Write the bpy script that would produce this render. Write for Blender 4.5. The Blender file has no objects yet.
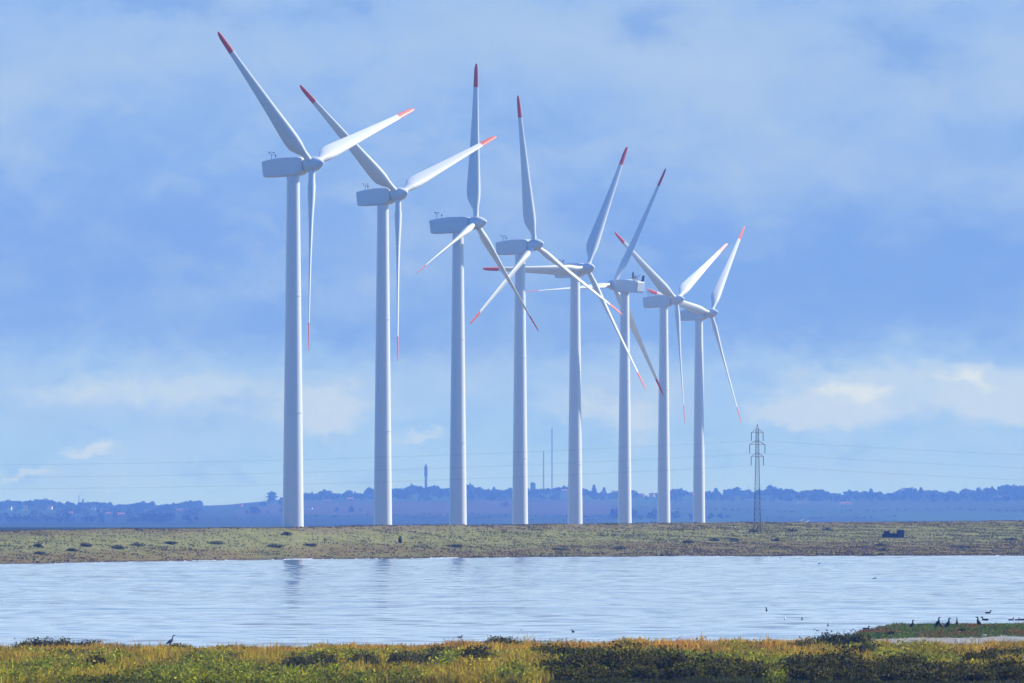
import bpy, bmesh, math, random
import numpy as np
from mathutils import Vector, Matrix

rad = math.radians
random.seed(7)
rng = np.random.default_rng(11)
S = bpy.context.scene
COL = S.collection
F = 10890.0        # focal length in pixels of a 1024 px wide picture
HC = 9.26          # eye height above the water
HY = 500.0         # picture row of the horizon

# ------------------------------------------------------------------ camera
cam_d = bpy.data.cameras.new('camera')
cam = bpy.data.objects.new('camera', cam_d)
COL.objects.link(cam)
cam_d.sensor_width = 36.0
cam_d.lens = 36.0 * F / 1024.0
cam_d.clip_start = 1.0
cam_d.clip_end = 60000.0
cam.location = (0, 0, HC)
cam.rotation_euler = (rad(90) + math.atan((HY - 341.5) / F), 0, 0)
S.camera = cam

# ------------------------------------------------------------------ sky and sun
SUN_AZ = 25.0      # degrees from +X towards +Y
SUN_EL = 33.0
EXPOSURE = 0.15
S.view_settings.view_transform = 'Standard'
S.view_settings.look = 'None'
S.view_settings.gamma = 1.0
S.view_settings.use_curve_mapping = False
S.view_settings.exposure = EXPOSURE
S.cycles.max_bounces = 6
S.cycles.diffuse_bounces = 2
S.cycles.glossy_bounces = 3
S.cycles.volume_bounces = 0
S.cycles.use_denoising = True

sun_d = bpy.data.lights.new('sun', 'SUN')
sun_d.energy = 5.0
sun_d.angle = rad(0.53)
sun_d.color = (1.0, 0.96, 0.90)
sun = bpy.data.objects.new('sun', sun_d)
COL.objects.link(sun)
sdir = Vector((math.cos(rad(SUN_AZ)) * math.cos(rad(SUN_EL)), math.sin(rad(SUN_AZ)) * math.cos(rad(SUN_EL)), math.sin(rad(SUN_EL))))
sun.rotation_euler = (-sdir).to_track_quat('-Z', 'Y').to_euler()
sun.location = sdir * 500


class NT:
    """small helper to write node trees"""
    def __init__(self, tree):
        self.t = tree
        self.n = tree.nodes
        self.l = tree.links

    def new(self, typ, **kw):
        nd = self.n.new(typ)
        for k, v in kw.items():
            setattr(nd, k, v)
        return nd

    def put(self, sock, v):
        if isinstance(v, bpy.types.NodeSocket):
            self.l.new(v, sock)
        else:
            sock.default_value = v

    def math(self, op, a, b=None, c=None, clamp=False):
        nd = self.new('ShaderNodeMath', operation=op, use_clamp=clamp)
        self.put(nd.inputs[0], a)
        if b is not None:
            self.put(nd.inputs[1], b)
        if c is not None:
            self.put(nd.inputs[2], c)
        return nd.outputs[0]

    def mix(self, f, a, b, blend='MIX'):
        nd = self.new('ShaderNodeMix', data_type='RGBA', blend_type=blend)
        self.put(nd.inputs[0], f)
        self.put(nd.inputs[6], a if not isinstance(a, tuple) or len(a) == 4 else a + (1,))
        self.put(nd.inputs[7], b if not isinstance(b, tuple) or len(b) == 4 else b + (1,))
        return nd.outputs[2]

    def noise(self, vec, scale, detail=4, rough=0.55, dist=0.0, col=False):
        nd = self.new('ShaderNodeTexNoise')
        self.put(nd.inputs['Vector'], vec)
        nd.inputs['Scale'].default_value = scale
        nd.inputs['Detail'].default_value = detail
        nd.inputs['Roughness'].default_value = rough
        nd.inputs['Distortion'].default_value = dist
        return nd.outputs['Color' if col else 'Fac']

    def comb(self, x, y, z=0.0):
        nd = self.new('ShaderNodeCombineXYZ')
        self.put(nd.inputs[0], x); self.put(nd.inputs[1], y); self.put(nd.inputs[2], z)
        return nd.outputs[0]

    def ramp(self, f, stops, interp='LINEAR'):
        nd = self.new('ShaderNodeValToRGB')
        cr = nd.color_ramp
        cr.interpolation = interp
        while len(cr.elements) > 1:
            cr.elements.remove(cr.elements[-1])
        cr.elements[0].position = stops[0][0]
        cr.elements[0].color = tuple(stops[0][1]) + (1,)
        for p, c in stops[1:]:
            e = cr.elements.new(p)
            e.color = tuple(c) + (1,)
        self.put(nd.inputs[0], f)
        return nd.outputs[0]

    def step(self, x, a, b):
        nd = self.new('ShaderNodeMapRange', interpolation_type='SMOOTHSTEP')
        self.put(nd.inputs[0], x)
        nd.inputs[1].default_value = a
        nd.inputs[2].default_value = b
        return nd.outputs[0]


world = bpy.data.worlds.new('World')
S.world = world
world.use_nodes = True
W = NT(world.node_tree)
W.n.clear()
out = W.new('ShaderNodeOutputWorld')
bg = W.new('ShaderNodeBackground')
W.l.new(bg.outputs[0], out.inputs[0])
SKY_STRENGTH = 0.1
bg.inputs[1].default_value = SKY_STRENGTH
sky = W.new('ShaderNodeTexSky', sky_type='NISHITA')
sky.sun_disc = False
sky.sun_elevation = rad(SUN_EL)
sky.sun_rotation = rad(90 - SUN_AZ)
sky.air_density = 1.2
sky.dust_density = 0.6
sky.ozone_density = 2.5
tc = W.new('ShaderNodeTexCoord')
sx = W.new('ShaderNodeSeparateXYZ')
W.l.new(tc.outputs['Generated'], sx.inputs[0])
K = F / 100.0
U0 = W.math('MULTIPLY', W.math('ARCTAN2', sx.outputs[0], sx.outputs[1]), K)
V0 = W.math('MULTIPLY', W.math('ARCSINE', sx.outputs[2]), K)
P0 = W.comb(U0, W.math('MULTIPLY', V0, 1.7), 0.3)
wn = W.noise(P0, 0.55, 6, 0.6, col=True)
ws = W.new('ShaderNodeSeparateXYZ')
W.l.new(wn, ws.inputs[0])
wn2 = W.noise(W.comb(U0, W.math('MULTIPLY', V0, 1.5), 5.0), 2.6, 6, 0.62, col=True)
ws2 = W.new('ShaderNodeSeparateXYZ')
W.l.new(wn2, ws2.inputs[0])


def warp(base, a, b, ka, kb):
    r = W.math('MULTIPLY_ADD', W.math('SUBTRACT', a, 0.5), ka, base)
    return W.math('MULTIPLY_ADD', W.math('SUBTRACT', b, 0.5), kb, r)


UW = warp(U0, ws.outputs[0], ws2.outputs[0], 2.2, 0.75)
VW = warp(V0, ws.outputs[1], ws2.outputs[1], 0.9, 0.50)
US = warp(U0, ws.outputs[0], ws2.outputs[0], 0.35, 0.85)
VS = warp(V0, ws.outputs[1], ws2.outputs[1], 0.15, 0.55)


def blob(px, py, rx, ry, sharp=False):
    """soft cloud patch in sky angles"""
    u, v = (px - 512) / 100.0, (HY - py) / 100.0
    a = W.math('MULTIPLY', W.math('SUBTRACT', US if sharp else UW, u), 100.0 / rx)
    b = W.math('MULTIPLY', W.math('SUBTRACT', VS if sharp else VW, v), 100.0 / ry)
    r2 = W.math('ADD', W.math('MULTIPLY', a, a), W.math('MULTIPLY', b, b))
    return W.math('EXPONENT', W.math('MULTIPLY', r2, -1.0))


def sum_blobs(lst, sharp=False):
    acc = None
    for (px, py, rx, ry, w) in lst:
        g = W.math('MULTIPLY', blob(px, py, rx, ry, sharp), w)
        acc = g if acc is None else W.math('ADD', acc, g)
    if sharp:
        return W.step(W.math('MULTIPLY', acc, W.math('MULTIPLY_ADD', ws2.outputs[2], 1.1, 0.45)), 0.16, 0.62)
    return W.step(acc, 0.0, 1.0)


base = W.ramp(W.math('MULTIPLY', VW, 0.1), [
    (0.0, (0.36, 0.575, 0.90)), (0.05, (0.30, 0.515, 0.87)), (0.095, (0.30, 0.49, 0.81)), (0.13, (0.32, 0.505, 0.78)),
    (0.165, (0.205, 0.365, 0.735)), (0.26, (0.195, 0.355, 0.735)), (0.36, (0.23, 0.40, 0.75)), (0.45, (0.28, 0.45, 0.76)),
    (0.52, (0.255, 0.43, 0.77)), (0.70, (0.30, 0.49, 0.82)), (1.0, (0.38, 0.57, 0.88))])
soft = W.noise(W.comb(U0, W.math('MULTIPLY', V0, 1.9), 2.0), 0.62, 5, 0.58)
base = W.mix(W.math('MULTIPLY', W.step(soft, 0.42, 0.70), 0.60), base, (0.33, 0.485, 0.735))
tex = W.noise(W.comb(U0, W.math('MULTIPLY', V0, 1.6), 8.0), 1.35, 8, 0.62, 0.4)
base = W.mix(W.math('MULTIPLY', W.step(tex, 0.47, 0.66), 0.34), base, (0.385, 0.53, 0.74))
base = W.mix(W.math('MULTIPLY', W.step(tex, 0.50, 0.34), 0.30), base, (0.175, 0.33, 0.70))
pale = sum_blobs([(720, 70, 190, 65, .8), (500, 30, 220, 45, .6), (90, 60, 150, 50, .5), (860, 170, 190, 45, .5),
                  (430, 250, 120, 55, .45), (1000, 60, 60, 50, .6), (15, 100, 40, 30, .5), (130, 300, 150, 30, .3)])
base = W.mix(W.math('MULTIPLY', pale, 0.75), base, (0.375, 0.525, 0.735))
deep = sum_blobs([(160, 0, 45, 16, .7), (330, 2, 45, 14, .6), (650, 22, 45, 26, .8), (905, 45, 55, 30, .8),
                  (90, 255, 150, 70, .7), (900, 270, 170, 70, .8), (380, 330, 220, 26, .55), (600, 215, 120, 60, .35), (700, 300, 240, 50, .45)])
base = W.mix(W.math('MULTIPLY', deep, 0.75), base, (0.165, 0.325, 0.70))
cum = sum_blobs([(838, 402, 62, 26, .75), (790, 414, 55, 16, .45), (975, 392, 66, 27, .65), (1020, 410, 60, 18, .55), (322, 412, 34, 30, .6),
                 (560, 385, 200, 22, .23), (900, 372, 200, 14, .2), (180, 385, 240, 24, .25), (860, 440, 160, 8, .15), (380, 415, 120, 16, .25), (100, 430, 160, 14, .18),
                 (90, 449, 38, 8, .65), (30, 471, 40, 6, .5), (420, 440, 42, 8, .5), (610, 408, 70, 18, .4),
                 (640, 430, 40, 26, .35), (130, 395, 160, 22, .30)], True)
base = W.mix(W.math('MULTIPLY', cum, 0.72), base, (0.55, 0.665, 0.73))
hi = sum_blobs([(862, 396, 30, 14, .55), (830, 388, 22, 10, .4), (968, 384, 34, 11, .5), (325, 404, 14, 12, .25), (95, 447, 26, 5, .3)], True)
base = W.mix(W.math('MULTIPLY', hi, 0.55), base, (0.77, 0.83, 0.72))
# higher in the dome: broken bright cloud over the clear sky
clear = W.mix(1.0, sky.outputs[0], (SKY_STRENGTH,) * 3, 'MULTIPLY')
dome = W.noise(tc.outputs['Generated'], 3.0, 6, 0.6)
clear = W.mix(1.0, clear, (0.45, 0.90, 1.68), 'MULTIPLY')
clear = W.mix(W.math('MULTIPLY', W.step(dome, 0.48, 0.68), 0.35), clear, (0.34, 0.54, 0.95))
# bright cloud bank added ahead, above the frame, to brighten the water's reflection
added_bank_m = W.math('MULTIPLY', W.step(sx.outputs[1], 0.15, 0.75), W.math('SUBTRACT', 1.0, W.step(sx.outputs[2], 0.35, 0.75)))
clear = W.mix(W.math('MULTIPLY', added_bank_m, W.math('MULTIPLY_ADD', dome, 0.5, 0.6), clamp=True), clear, (0.88, 1.11, 1.42))
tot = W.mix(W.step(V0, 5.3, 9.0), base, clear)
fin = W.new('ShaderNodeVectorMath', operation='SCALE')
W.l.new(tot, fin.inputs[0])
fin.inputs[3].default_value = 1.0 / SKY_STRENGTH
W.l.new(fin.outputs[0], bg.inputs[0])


# ------------------------------------------------------------------ helpers
def tag(o, label=None, cat=None, group=None, kind=None):
    if label: o['label'] = label
    if cat: o['category'] = cat
    if group: o['group'] = group
    if kind: o['kind'] = kind
    return o


def link(name, me, mat=None, parent=None):
    o = bpy.data.objects.new(name, me)
    COL.objects.link(o)
    if mat is not None:
        me.materials.append(mat)
    if parent is not None:
        o.parent = parent
    return o


def empty(name, loc, rz=0.0):
    o = bpy.data.objects.new(name, None)
    o.location = loc
    o.rotation_euler = (0, 0, rz)
    o.empty_display_size = 0.5
    COL.objects.link(o)
    return o


def np_mesh(name, V, Fc, col=None, smooth=False):
    """V (n,3), Fc (m,k) faces of equal size, col (n,3) point colours"""
    V = np.ascontiguousarray(V, dtype=np.float32)
    Fc = np.ascontiguousarray(Fc, dtype=np.int32)
    me = bpy.data.meshes.new(name)
    me.vertices.add(len(V))
    me.vertices.foreach_set('co', V.ravel())
    m, k = Fc.shape
    me.loops.add(m * k)
    me.loops.foreach_set('vertex_index', Fc.ravel())
    me.polygons.add(m)
    me.polygons.foreach_set('loop_start', np.arange(0, m * k, k, dtype=np.int32))
    if smooth:
        me.polygons.foreach_set('use_smooth', np.ones(m, dtype=bool))
    me.update(calc_edges=True)
    if col is not None:
        a = me.color_attributes.new('tint', 'FLOAT_COLOR', 'POINT')
        c4 = np.ones((len(V), 4), dtype=np.float32)
        c4[:, :3] = col
        a.data.foreach_set('color', c4.ravel())
    return me


def bm_mesh(name, bm, smooth=False):
    bmesh.ops.recalc_face_normals(bm, faces=bm.faces)
    me = bpy.data.meshes.new(name)
    bm.to_mesh(me)
    bm.free()
    if smooth:
        for p in me.polygons:
            p.use_smooth = True
    return me


def add_box(bm, c, s, rot=None):
    m = Matrix.Translation(c) @ (rot.to_4x4() if rot is not None else Matrix()) @ Matrix.Diagonal((s[0], s[1], s[2], 1))
    return bmesh.ops.create_cube(bm, size=1.0, matrix=m)['verts']


def add_bar(bm, a, b, r, n=6, r2=None):
    a, b = Vector(a), Vector(b)
    d = b - a
    q = d.to_track_quat('Z', 'Y').to_matrix()
    r2 = r if r2 is None else r2
    lo, hi = [], []
    for i in range(n):
        t = 2 * math.pi * i / n
        v = Vector((math.cos(t), math.sin(t), 0))
        lo.append(bm.verts.new(a + q @ (v * r)))
        hi.append(bm.verts.new(b + q @ (v * r2)))
    for i in range(n):
        j = (i + 1) % n
        bm.faces.new((lo[i], lo[j], hi[j], hi[i]))
    bm.faces.new(lo[::-1])
    bm.faces.new(hi)


def add_loft(bm, pts, radii, n=10, squash=1.0):
    """tube through pts with a radius each; squash narrows it sideways"""
    pts = [Vector(p) for p in pts]
    rings = []
    for i, p in enumerate(pts):
        d = (pts[min(i + 1, len(pts) - 1)] - pts[max(i - 1, 0)]).normalized()
        side = Vector((0, 1, 0))
        up = d.cross(side).normalized()
        side = up.cross(d).normalized()
        ring = []
        for k in range(n):
            t = 2 * math.pi * k / n
            ring.append(bm.verts.new(p + up * (math.cos(t) * radii[i]) + side * (math.sin(t) * radii[i] * squash)))
        rings.append(ring)
    for a, b in zip(rings, rings[1:]):
        for k in range(n):
            j = (k + 1) % n
            bm.faces.new((a[k], a[j], b[j], b[k]))
    bm.faces.new(rings[0][::-1])
    bm.faces.new(rings[-1])


def add_lathe(bm, prof, n=48, axis='Z'):
    rings = []
    for (r, z) in prof:
        ring = []
        for k in range(n):
            t = 2 * math.pi * k / n
            if axis == 'Z':
                ring.append(bm.verts.new((r * math.cos(t), r * math.sin(t), z)))
            else:
                ring.append(bm.verts.new((z, r * math.cos(t), r * math.sin(t))))
        rings.append(ring)
    for a, b in zip(rings, rings[1:]):
        for k in range(n):
            j = (k + 1) % n
            bm.faces.new((a[k], a[j], b[j], b[k]))
    bm.faces.new(rings[0][::-1])
    bm.faces.new(rings[-1])


def hash2(ix, iy, s):
    h = (ix.astype(np.int64) * 374761393 + iy.astype(np.int64) * 668265263 + s * 1442695041) & 0x7fffffff
    h = ((h ^ (h >> 13)) * 1274126177) & 0x7fffffff
    h = h ^ (h >> 16)
    return (h & 0xffff) / 65535.0


def vnoise(x, y, s=0):
    x = np.asarray(x, float); y = np.asarray(y, float)
    ix, iy = np.floor(x), np.floor(y)
    fx, fy = x - ix, y - iy
    fx = fx * fx * (3 - 2 * fx); fy = fy * fy * (3 - 2 * fy)
    a = hash2(ix, iy, s); b = hash2(ix + 1, iy, s); c = hash2(ix, iy + 1, s); d = hash2(ix + 1, iy + 1, s)
    return (a * (1 - fx) + b * fx) * (1 - fy) + (c * (1 - fx) + d * fx) * fy


def fbm(x, y, s=0, o=4):
    v, a, t = 0.0, 0.5, 0.0
    for i in range(o):
        v = v + a * vnoise(x * 2 ** i, y * 2 ** i, s + 17 * i)
        t += a
        a *= 0.5
    return v / t


def sstep(x, a, b):
    t = np.clip((x - a) / (b - a), 0, 1)
    return t * t * (3 - 2 * t)


def lerp(a, b, t):
    t = np.asarray(t)[..., None]
    return np.asarray(a) * (1 - t) + np.asarray(b) * t


def col_of(x, y):
    return x / y * F + 512.0


def at(px, d, z):
    """world point in picture column px at ground distance d"""
    return Vector(((px - 512.0) * d / F, d, z))


# ------------------------------------------------------------------ materials
def mat_new(name):
    m = bpy.data.materials.new(name)
    m.use_nodes = True
    t = NT(m.node_tree)
    t.n.clear()
    o = t.new('ShaderNodeOutputMaterial')
    return m, t, o


def mat_paint(name, color, rough=0.45, var=0.06, scale=0.6, stretch=(1, 1, 0.15), dirt=(0.5, 0.5, 0.5), metal=0.0):
    m, t, o = mat_new(name)
    p = t.new('ShaderNodeBsdfPrincipled')
    c = t.new('ShaderNodeTexCoord')
    mp = t.new('ShaderNodeMapping')
    mp.inputs['Scale'].default_value = stretch
    t.l.new(c.outputs['Object'], mp.inputs[0])
    n = t.noise(mp.outputs[0], scale, 5, 0.6)
    f = t.math('MULTIPLY', t.step(n, 0.45, 0.8), var * 4, clamp=True)
    dk = tuple(a * b for a, b in zip(color, dirt))
    t.l.new(t.mix(f, tuple(color), dk), p.inputs['Base Color'])
    t.l.new(t.math('MULTIPLY_ADD', n, 0.2, rough - 0.1), p.inputs['Roughness'])
    p.inputs['Metallic'].default_value = metal
    t.l.new(p.outputs[0], o.inputs[0])
    return m


def mat_leaf(name, trans=0.35, gain=1.0):
    """foliage: tint attribute, part of the light goes through the leaf"""
    m, t, o = mat_new(name)
    a = t.new('ShaderNodeAttribute', attribute_name='tint')
    g = t.new('ShaderNodeNewGeometry')
    n = t.noise(g.outputs['Position'], 3.0, 3, 0.6)
    c = t.mix(t.step(n, 0.3, 0.75), t.mix(1.0, a.outputs[0], (0.8 * gain,) * 3, 'MULTIPLY'), t.mix(1.0, a.outputs[0], (1.2 * gain,) * 3, 'MULTIPLY'))
    d = t.new('ShaderNodeBsdfDiffuse')
    tr = t.new('ShaderNodeBsdfTranslucent')
    t.l.new(c, d.inputs[0])
    t.l.new(c, tr.inputs[0])
    mx = t.new('ShaderNodeMixShader')
    mx.inputs[0].default_value = trans
    t.l.new(d.outputs[0], mx.inputs[1])
    t.l.new(tr.outputs[0], mx.inputs[2])
    t.l.new(mx.outputs[0], o.inputs[0])
    return m


def mat_ground(name, scale=0.5, contrast=0.5):
    m, t, o = mat_new(name)
    a = t.new('ShaderNodeAttribute', attribute_name='tint')
    g = t.new('ShaderNodeNewGeometry')
    n = t.noise(g.outputs['Position'], scale, 6, 0.65)
    lo = t.mix(1.0, a.outputs[0], (1 - contrast,) * 3, 'MULTIPLY')
    hi_ = t.mix(1.0, a.outputs[0], (1 + contrast,) * 3, 'MULTIPLY')
    c = t.mix(t.step(n, 0.25, 0.75), lo, hi_)
    p = t.new('ShaderNodeBsdfPrincipled')
    p.inputs['Roughness'].default_value = 0.95
    p.inputs['Specular IOR Level'].default_value = 0.0
    t.l.new(c, p.inputs['Base Color'])
    t.l.new(p.outputs[0], o.inputs[0])
    return m


M = {}
M['tower'] = mat_paint('tower_paint', (0.80, 0.81, 0.82), 0.42, 0.09, 0.35, (1, 1, 6), (0.72, 0.72, 0.70))
M['blade'] = mat_paint('blade_paint', (0.80, 0.81, 0.80), 0.38, 0.05, 0.5, (1, 1, 0.2), (0.75, 0.74, 0.7))
M['nacelle'] = mat_paint('nacelle_paint', (0.72, 0.75, 0.78), 0.42, 0.06, 0.7)
M['red'] = mat_paint('red_tip_paint', (0.80, 0.13, 0.06), 0.45, 0.05, 0.8)
M['dark'] = mat_paint('dark_equipment', (0.03, 0.035, 0.05), 0.6, 0.05, 1.0)
M['steel'] = mat_paint('weathered_steel', (0.05, 0.052, 0.055), 0.6, 0.08, 2.0)
M['insulator'] = mat_paint('insulator_glaze', (0.05, 0.055, 0.07), 0.35, 0.05, 3.0)
M['wire'] = mat_paint('wire_metal', (0.10, 0.10, 0.11), 0.5, 0.05, 0.2)
M['hide_wood'] = mat_paint('tarred_boards', (0.05, 0.058, 0.075), 0.8, 0.08, 2.0, (1, 1, 3))
M['black_feather'] = mat_paint('black_feathers', (0.012, 0.012, 0.014), 0.6, 0.05, 6.0)
M['grey_feather'] = mat_paint('grey_feathers', (0.10, 0.115, 0.14), 0.7, 0.08, 5.0)
M['brown_feather'] = mat_paint('brown_feathers', (0.045, 0.035, 0.028), 0.7, 0.08, 6.0)
M['white_feather'] = mat_paint('white_feathers', (0.82, 0.82, 0.80), 0.7, 0.03, 5.0)
M['bill'] = mat_paint('bill_horn', (0.35, 0.24, 0.06), 0.5, 0.05, 6.0)
M['grass'] = mat_leaf('meadow_leaf', 0.48)
M['shrub'] = mat_leaf('shrub_leaf', 0.28, 1.05)
M['bark'] = mat_paint('bark', (0.07, 0.055, 0.04), 0.9, 0.1, 4.0)
M['bank_grass'] = mat_leaf('saltmarsh_leaf', 0.25)
M['wood'] = mat_leaf('woodland_leaf', 0.1)
M['meadow'] = mat_ground('meadow_soil', 0.6, 0.4)
M['bank'] = mat_ground('saltmarsh_turf', 0.35, 0.2)
M['hills'] = mat_ground('field_soil', 0.01, 0.25)
M['house_white'] = mat_paint('white_render', (0.80, 0.80, 0.78), 0.7, 0.04, 0.3)
M['house_brick'] = mat_paint('red_brick', (0.30, 0.15, 0.10), 0.8, 0.06, 0.3)
M['roof_red'] = mat_paint('red_roof_tiles', (0.30, 0.12, 0.08), 0.8, 0.06, 0.4)
M['roof_grey'] = mat_paint('grey_roof', (0.10, 0.10, 0.11), 0.8, 0.06, 0.4)
M['glass'] = mat_paint('window_glass', (0.03, 0.04, 0.05), 0.1, 0.02, 0.4)
M['concrete'] = mat_paint('concrete', (0.16, 0.16, 0.17), 0.8, 0.06, 0.3)
M['foam'] = mat_paint('foam', (0.86, 0.88, 0.90), 0.9, 0.04, 1.0)
M['stone'] = mat_paint('pale_stone', (0.75, 0.73, 0.68), 0.9, 0.05, 2.0)

# water: calm streaks mirror the low sky, ruffled water throws back the brighter sky above
m, t, o = mat_new('lagoon_water')
g = t.new('ShaderNodeNewGeometry')
sp = t.new('ShaderNodeSeparateXYZ')
t.l.new(g.outputs['Position'], sp.inputs[0])
p = t.new('ShaderNodeBsdfPrincipled')
p.inputs['Base Color'].default_value = (0.03, 0.07, 0.12, 1)
p.inputs['IOR'].default_value = 1.33
wn_ = t.noise(t.comb(t.math('MULTIPLY', sp.outputs[0], 0.02), t.math('MULTIPLY', sp.outputs[1], 0.1)), 1.0, 4, 0.6)
t.l.new(t.math('MULTIPLY_ADD', wn_, 0.12, 0.05), p.inputs['Roughness'])
t.l.new(p.outputs[0], o.inputs[0])
M['water'] = m

# ------------------------------------------------------------------ ground shapes
XC = [-700, 0, 256, 512, 768, 1024, 1700]


def shore_far(c):            # distance of the far water's edge
    y = np.interp(c, XC, [566.5, 564.5, 559.8, 557.6, 556.6, 555.6, 554.5])
    return HC * F / (y - HY)


def crest_d(c):
    return np.interp(c, [-700, 0, 293, 512, 757, 1024, 1700], [1640, 1680, 1752, 1880, 2050, 2200, 2500])


def crest_z(c):
    y = np.interp(c, [-700, 0, 150, 293, 400, 500, 600, 700, 800, 1024, 1700], [534, 532, 530, 528, 526.8, 526, 525.2, 524, 523.5, 522.2, 521])
    return HC - (y - HY) * crest_d(c) / F


def bank_z(x, y):
    c = col_of(x, y)
    d0, d1, zc = shore_far(c), crest_d(c), crest_z(c)
    tt = (y - d0) / (d1 - d0)
    rise = zc * np.clip(tt, 0, 1) ** 0.95
    n = (fbm(x / 9.0, y / 14.0, 3) - 0.5) * 0.5 * np.clip(tt * 4, 0, 1) * (1 - sstep(tt, 1.0, 1.6))
    fall = (zc + 3.0) * sstep(y, d1 + 20, d1 + 420)
    edge = np.where(tt < 0, -0.6 * np.clip(-tt * 8, 0, 1), 0.12)
    return rise + n + edge - fall


def shore_near(c):           # distance of the near water's edge
    return np.interp(c, [-900, 0, 300, 480, 700, 850, 1024, 1600], [640, 643, 648, 664, 670, 668, 668, 668])


def meadow_z(x, y):
    c = col_of(x, y)
    s = shore_near(c)
    z = np.interp(y, [-200, 0, 480, 560, 640], [7.8, 7.55, 1.25, 0.85, 0.38])
    z = z * (1 - sstep(y, s - 20, s)) + 0.20 * sstep(y, s - 20, s) - 1.0 * sstep(y, s, s + 8)
    z = z + (fbm(x / 5.0, y / 18.0, 5) - 0.5) * 0.55 * sstep(y, 380, 480) * (1 - sstep(y, s - 15, s))
    # low spit behind the meadow: a bare sand strip, then weedy ground
    hw = 8 + 66 * sstep(c, 850, 925)
    n = fbm(x / 2.0, y / 10.0, 6)
    core = np.exp(-((y - 748) / 16.0) ** 2)
    zs = 0.05 + 0.10 * n + (0.05 + 0.42 * n) * core * sstep(c, 850, 965) - 0.7 * sstep(np.abs(y - 735) + 8 * (n - 0.5), hw, hw + 9) - 0.7 * (1 - sstep(c + 40 * (n - 0.5), 828, 858))
    spit = np.where(y > s - 6, np.maximum(zs - z, 0), 0)
    return z + spit


def ridge_y(c):
    return np.interp(c, [-700, 0, 60, 110, 140, 190, 225, 256, 300, 340, 400, 440, 480, 520, 560, 600, 640, 690, 720, 770, 800, 850, 900, 940, 985, 1024, 1700],
                     [506, 504, 504, 507, 506.5, 506, 505, 502, 499, 497, 493, 491, 492, 494, 491, 494, 497, 495, 495, 493, 494, 497, 495, 496.5, 493, 491.5, 494])


RD = 15000.0


def hills_z(x, y):
    c = col_of(x, y)
    zr = HC + (HY - ridge_y(c)) * RD / F
    # the plain sinks with the curve of the earth, then the slope rises to the ridge
    low = -2.0 - 13.0 * sstep(y, 3500, 10500)
    tt = np.clip((y - 10500.0) / (RD - 10500.0), 0, 1)
    z = low + (zr - low) * tt ** 1.15
    z = z + (fbm(x / 160.0, y / 900.0, 8) - 0.5) * 4.0 * tt * (1 - sstep(y, 14000, 15000))
    return z - 10.0 * sstep(y, RD + 150, RD + 1600)


def hit(zf, px, py, d0, d1, n=4000):
    """where the sight line through (px, py) first meets the ground zf"""
    d = np.linspace(d0, d1, n)
    z = zf((px - 512.0) * d / F, d)
    ray = HC - (py - HY) * d / F
    k = np.argmax(z >= ray)
    k = k if z[k] >= ray[k] else int(np.argmin(ray - z))
    return at(px, d[k], float(z[k]))


def sheet(name, zf, tintf, cols, dists, mat):
    c = np.asarray(cols, float)
    d = np.asarray(dists, float)
    Cg, Dg = np.meshgrid(c, d)
    X = (Cg - 512.0) * np.maximum(Dg, 300.0) / F
    Z = zf(X, np.maximum(Dg, 1.0)) if name != 'meadow' else zf(X, Dg)
    Vv = np.stack([X, Dg, Z], -1).reshape(-1, 3)
    nc = len(c)
    i = np.arange(len(d) - 1)[:, None] * nc + np.arange(nc - 1)[None, :]
    Fc = np.stack([i, i + 1, i + nc + 1, i + nc], -1).reshape(-1, 4)
    me = np_mesh(name, Vv, Fc, tintf(Vv[:, 0], Vv[:, 1]), True)
    o_ = link(name, me, mat)
    tag(o_, kind='structure')
    return o_


def bank_tint(x, y):
    c = col_of(x, y)
    tt = (y - shore_far(c)) / (crest_d(c) - shore_far(c))
    n = fbm(x / 7.0, y / 9.0, 21)
    n2 = fbm(x / 40.0, y / 16.0, 22)
    mud = np.array([0.10, 0.085, 0.055]); brown = np.array([0.24, 0.19, 0.075])
    straw = np.array([0.285, 0.275, 0.105]); olive = np.array([0.195, 0.20, 0.07]); dun = np.array([0.20, 0.165, 0.085])
    k = tt + (n2 - 0.5) * 0.45
    r = lerp(brown * 0.85, straw * 0.88, sstep(k, 0.24, 0.48))
    r = lerp(r, olive, sstep(n, 0.45, 0.70) * 0.6)
    r = lerp(r, dun, sstep(k, 0.72, 1.0) * 0.9)
    r = lerp(r, mud, (1 - sstep(tt, 0.0, 0.04)))
    return r


def meadow_tint(x, y):
    c = col_of(x, y)
    n = fbm(x / 2.2, y / 22.0, 31)
    n2 = fbm(x / 6.0, y / 30.0, 32)
    gold = np.array([0.41, 0.225, 0.03]); green = np.array([0.19, 0.185, 0.022]); dark = np.array([0.07, 0.065, 0.02]); rust = np.array([0.40, 0.17, 0.035])
    near = 1 - sstep(y, 540, 640)
    r = lerp(gold, green, np.clip(sstep(n, 0.42, 0.62) * 0.75 + near * 0.55, 0, 1))
    r = lerp(r, rust, sstep(n2, 0.55, 0.7) * 0.5 * (1 - near))
    r = lerp(r, dark, sstep(fbm(x / 1.6, y / 12.0, 33), 0.56, 0.72) * 0.55)
    soil = np.array([0.04, 0.044, 0.014])
    r = lerp(r, soil, (1 - sstep(y, 480, 488)) * np.maximum(sstep(c, 535, 550) * (1 - sstep(c, 765, 780)), sstep(c, 775, 790)))
    w = sstep(c, 805, 845) * sstep(y, 650, 658)
    sandc = np.array([0.34, 0.31, 0.26])
    weed = lerp(np.array([0.09, 0.15, 0.03]), np.array([0.22, 0.10, 0.04]), sstep(fbm(x / 2.5, y / 9.0, 34), 0.5, 0.66))
    r = lerp(r, lerp(sandc, weed, sstep(y + 22 * (fbm(x / 3.0, y / 40.0, 35) - 0.5), 722, 733)), w)
    return r


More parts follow.
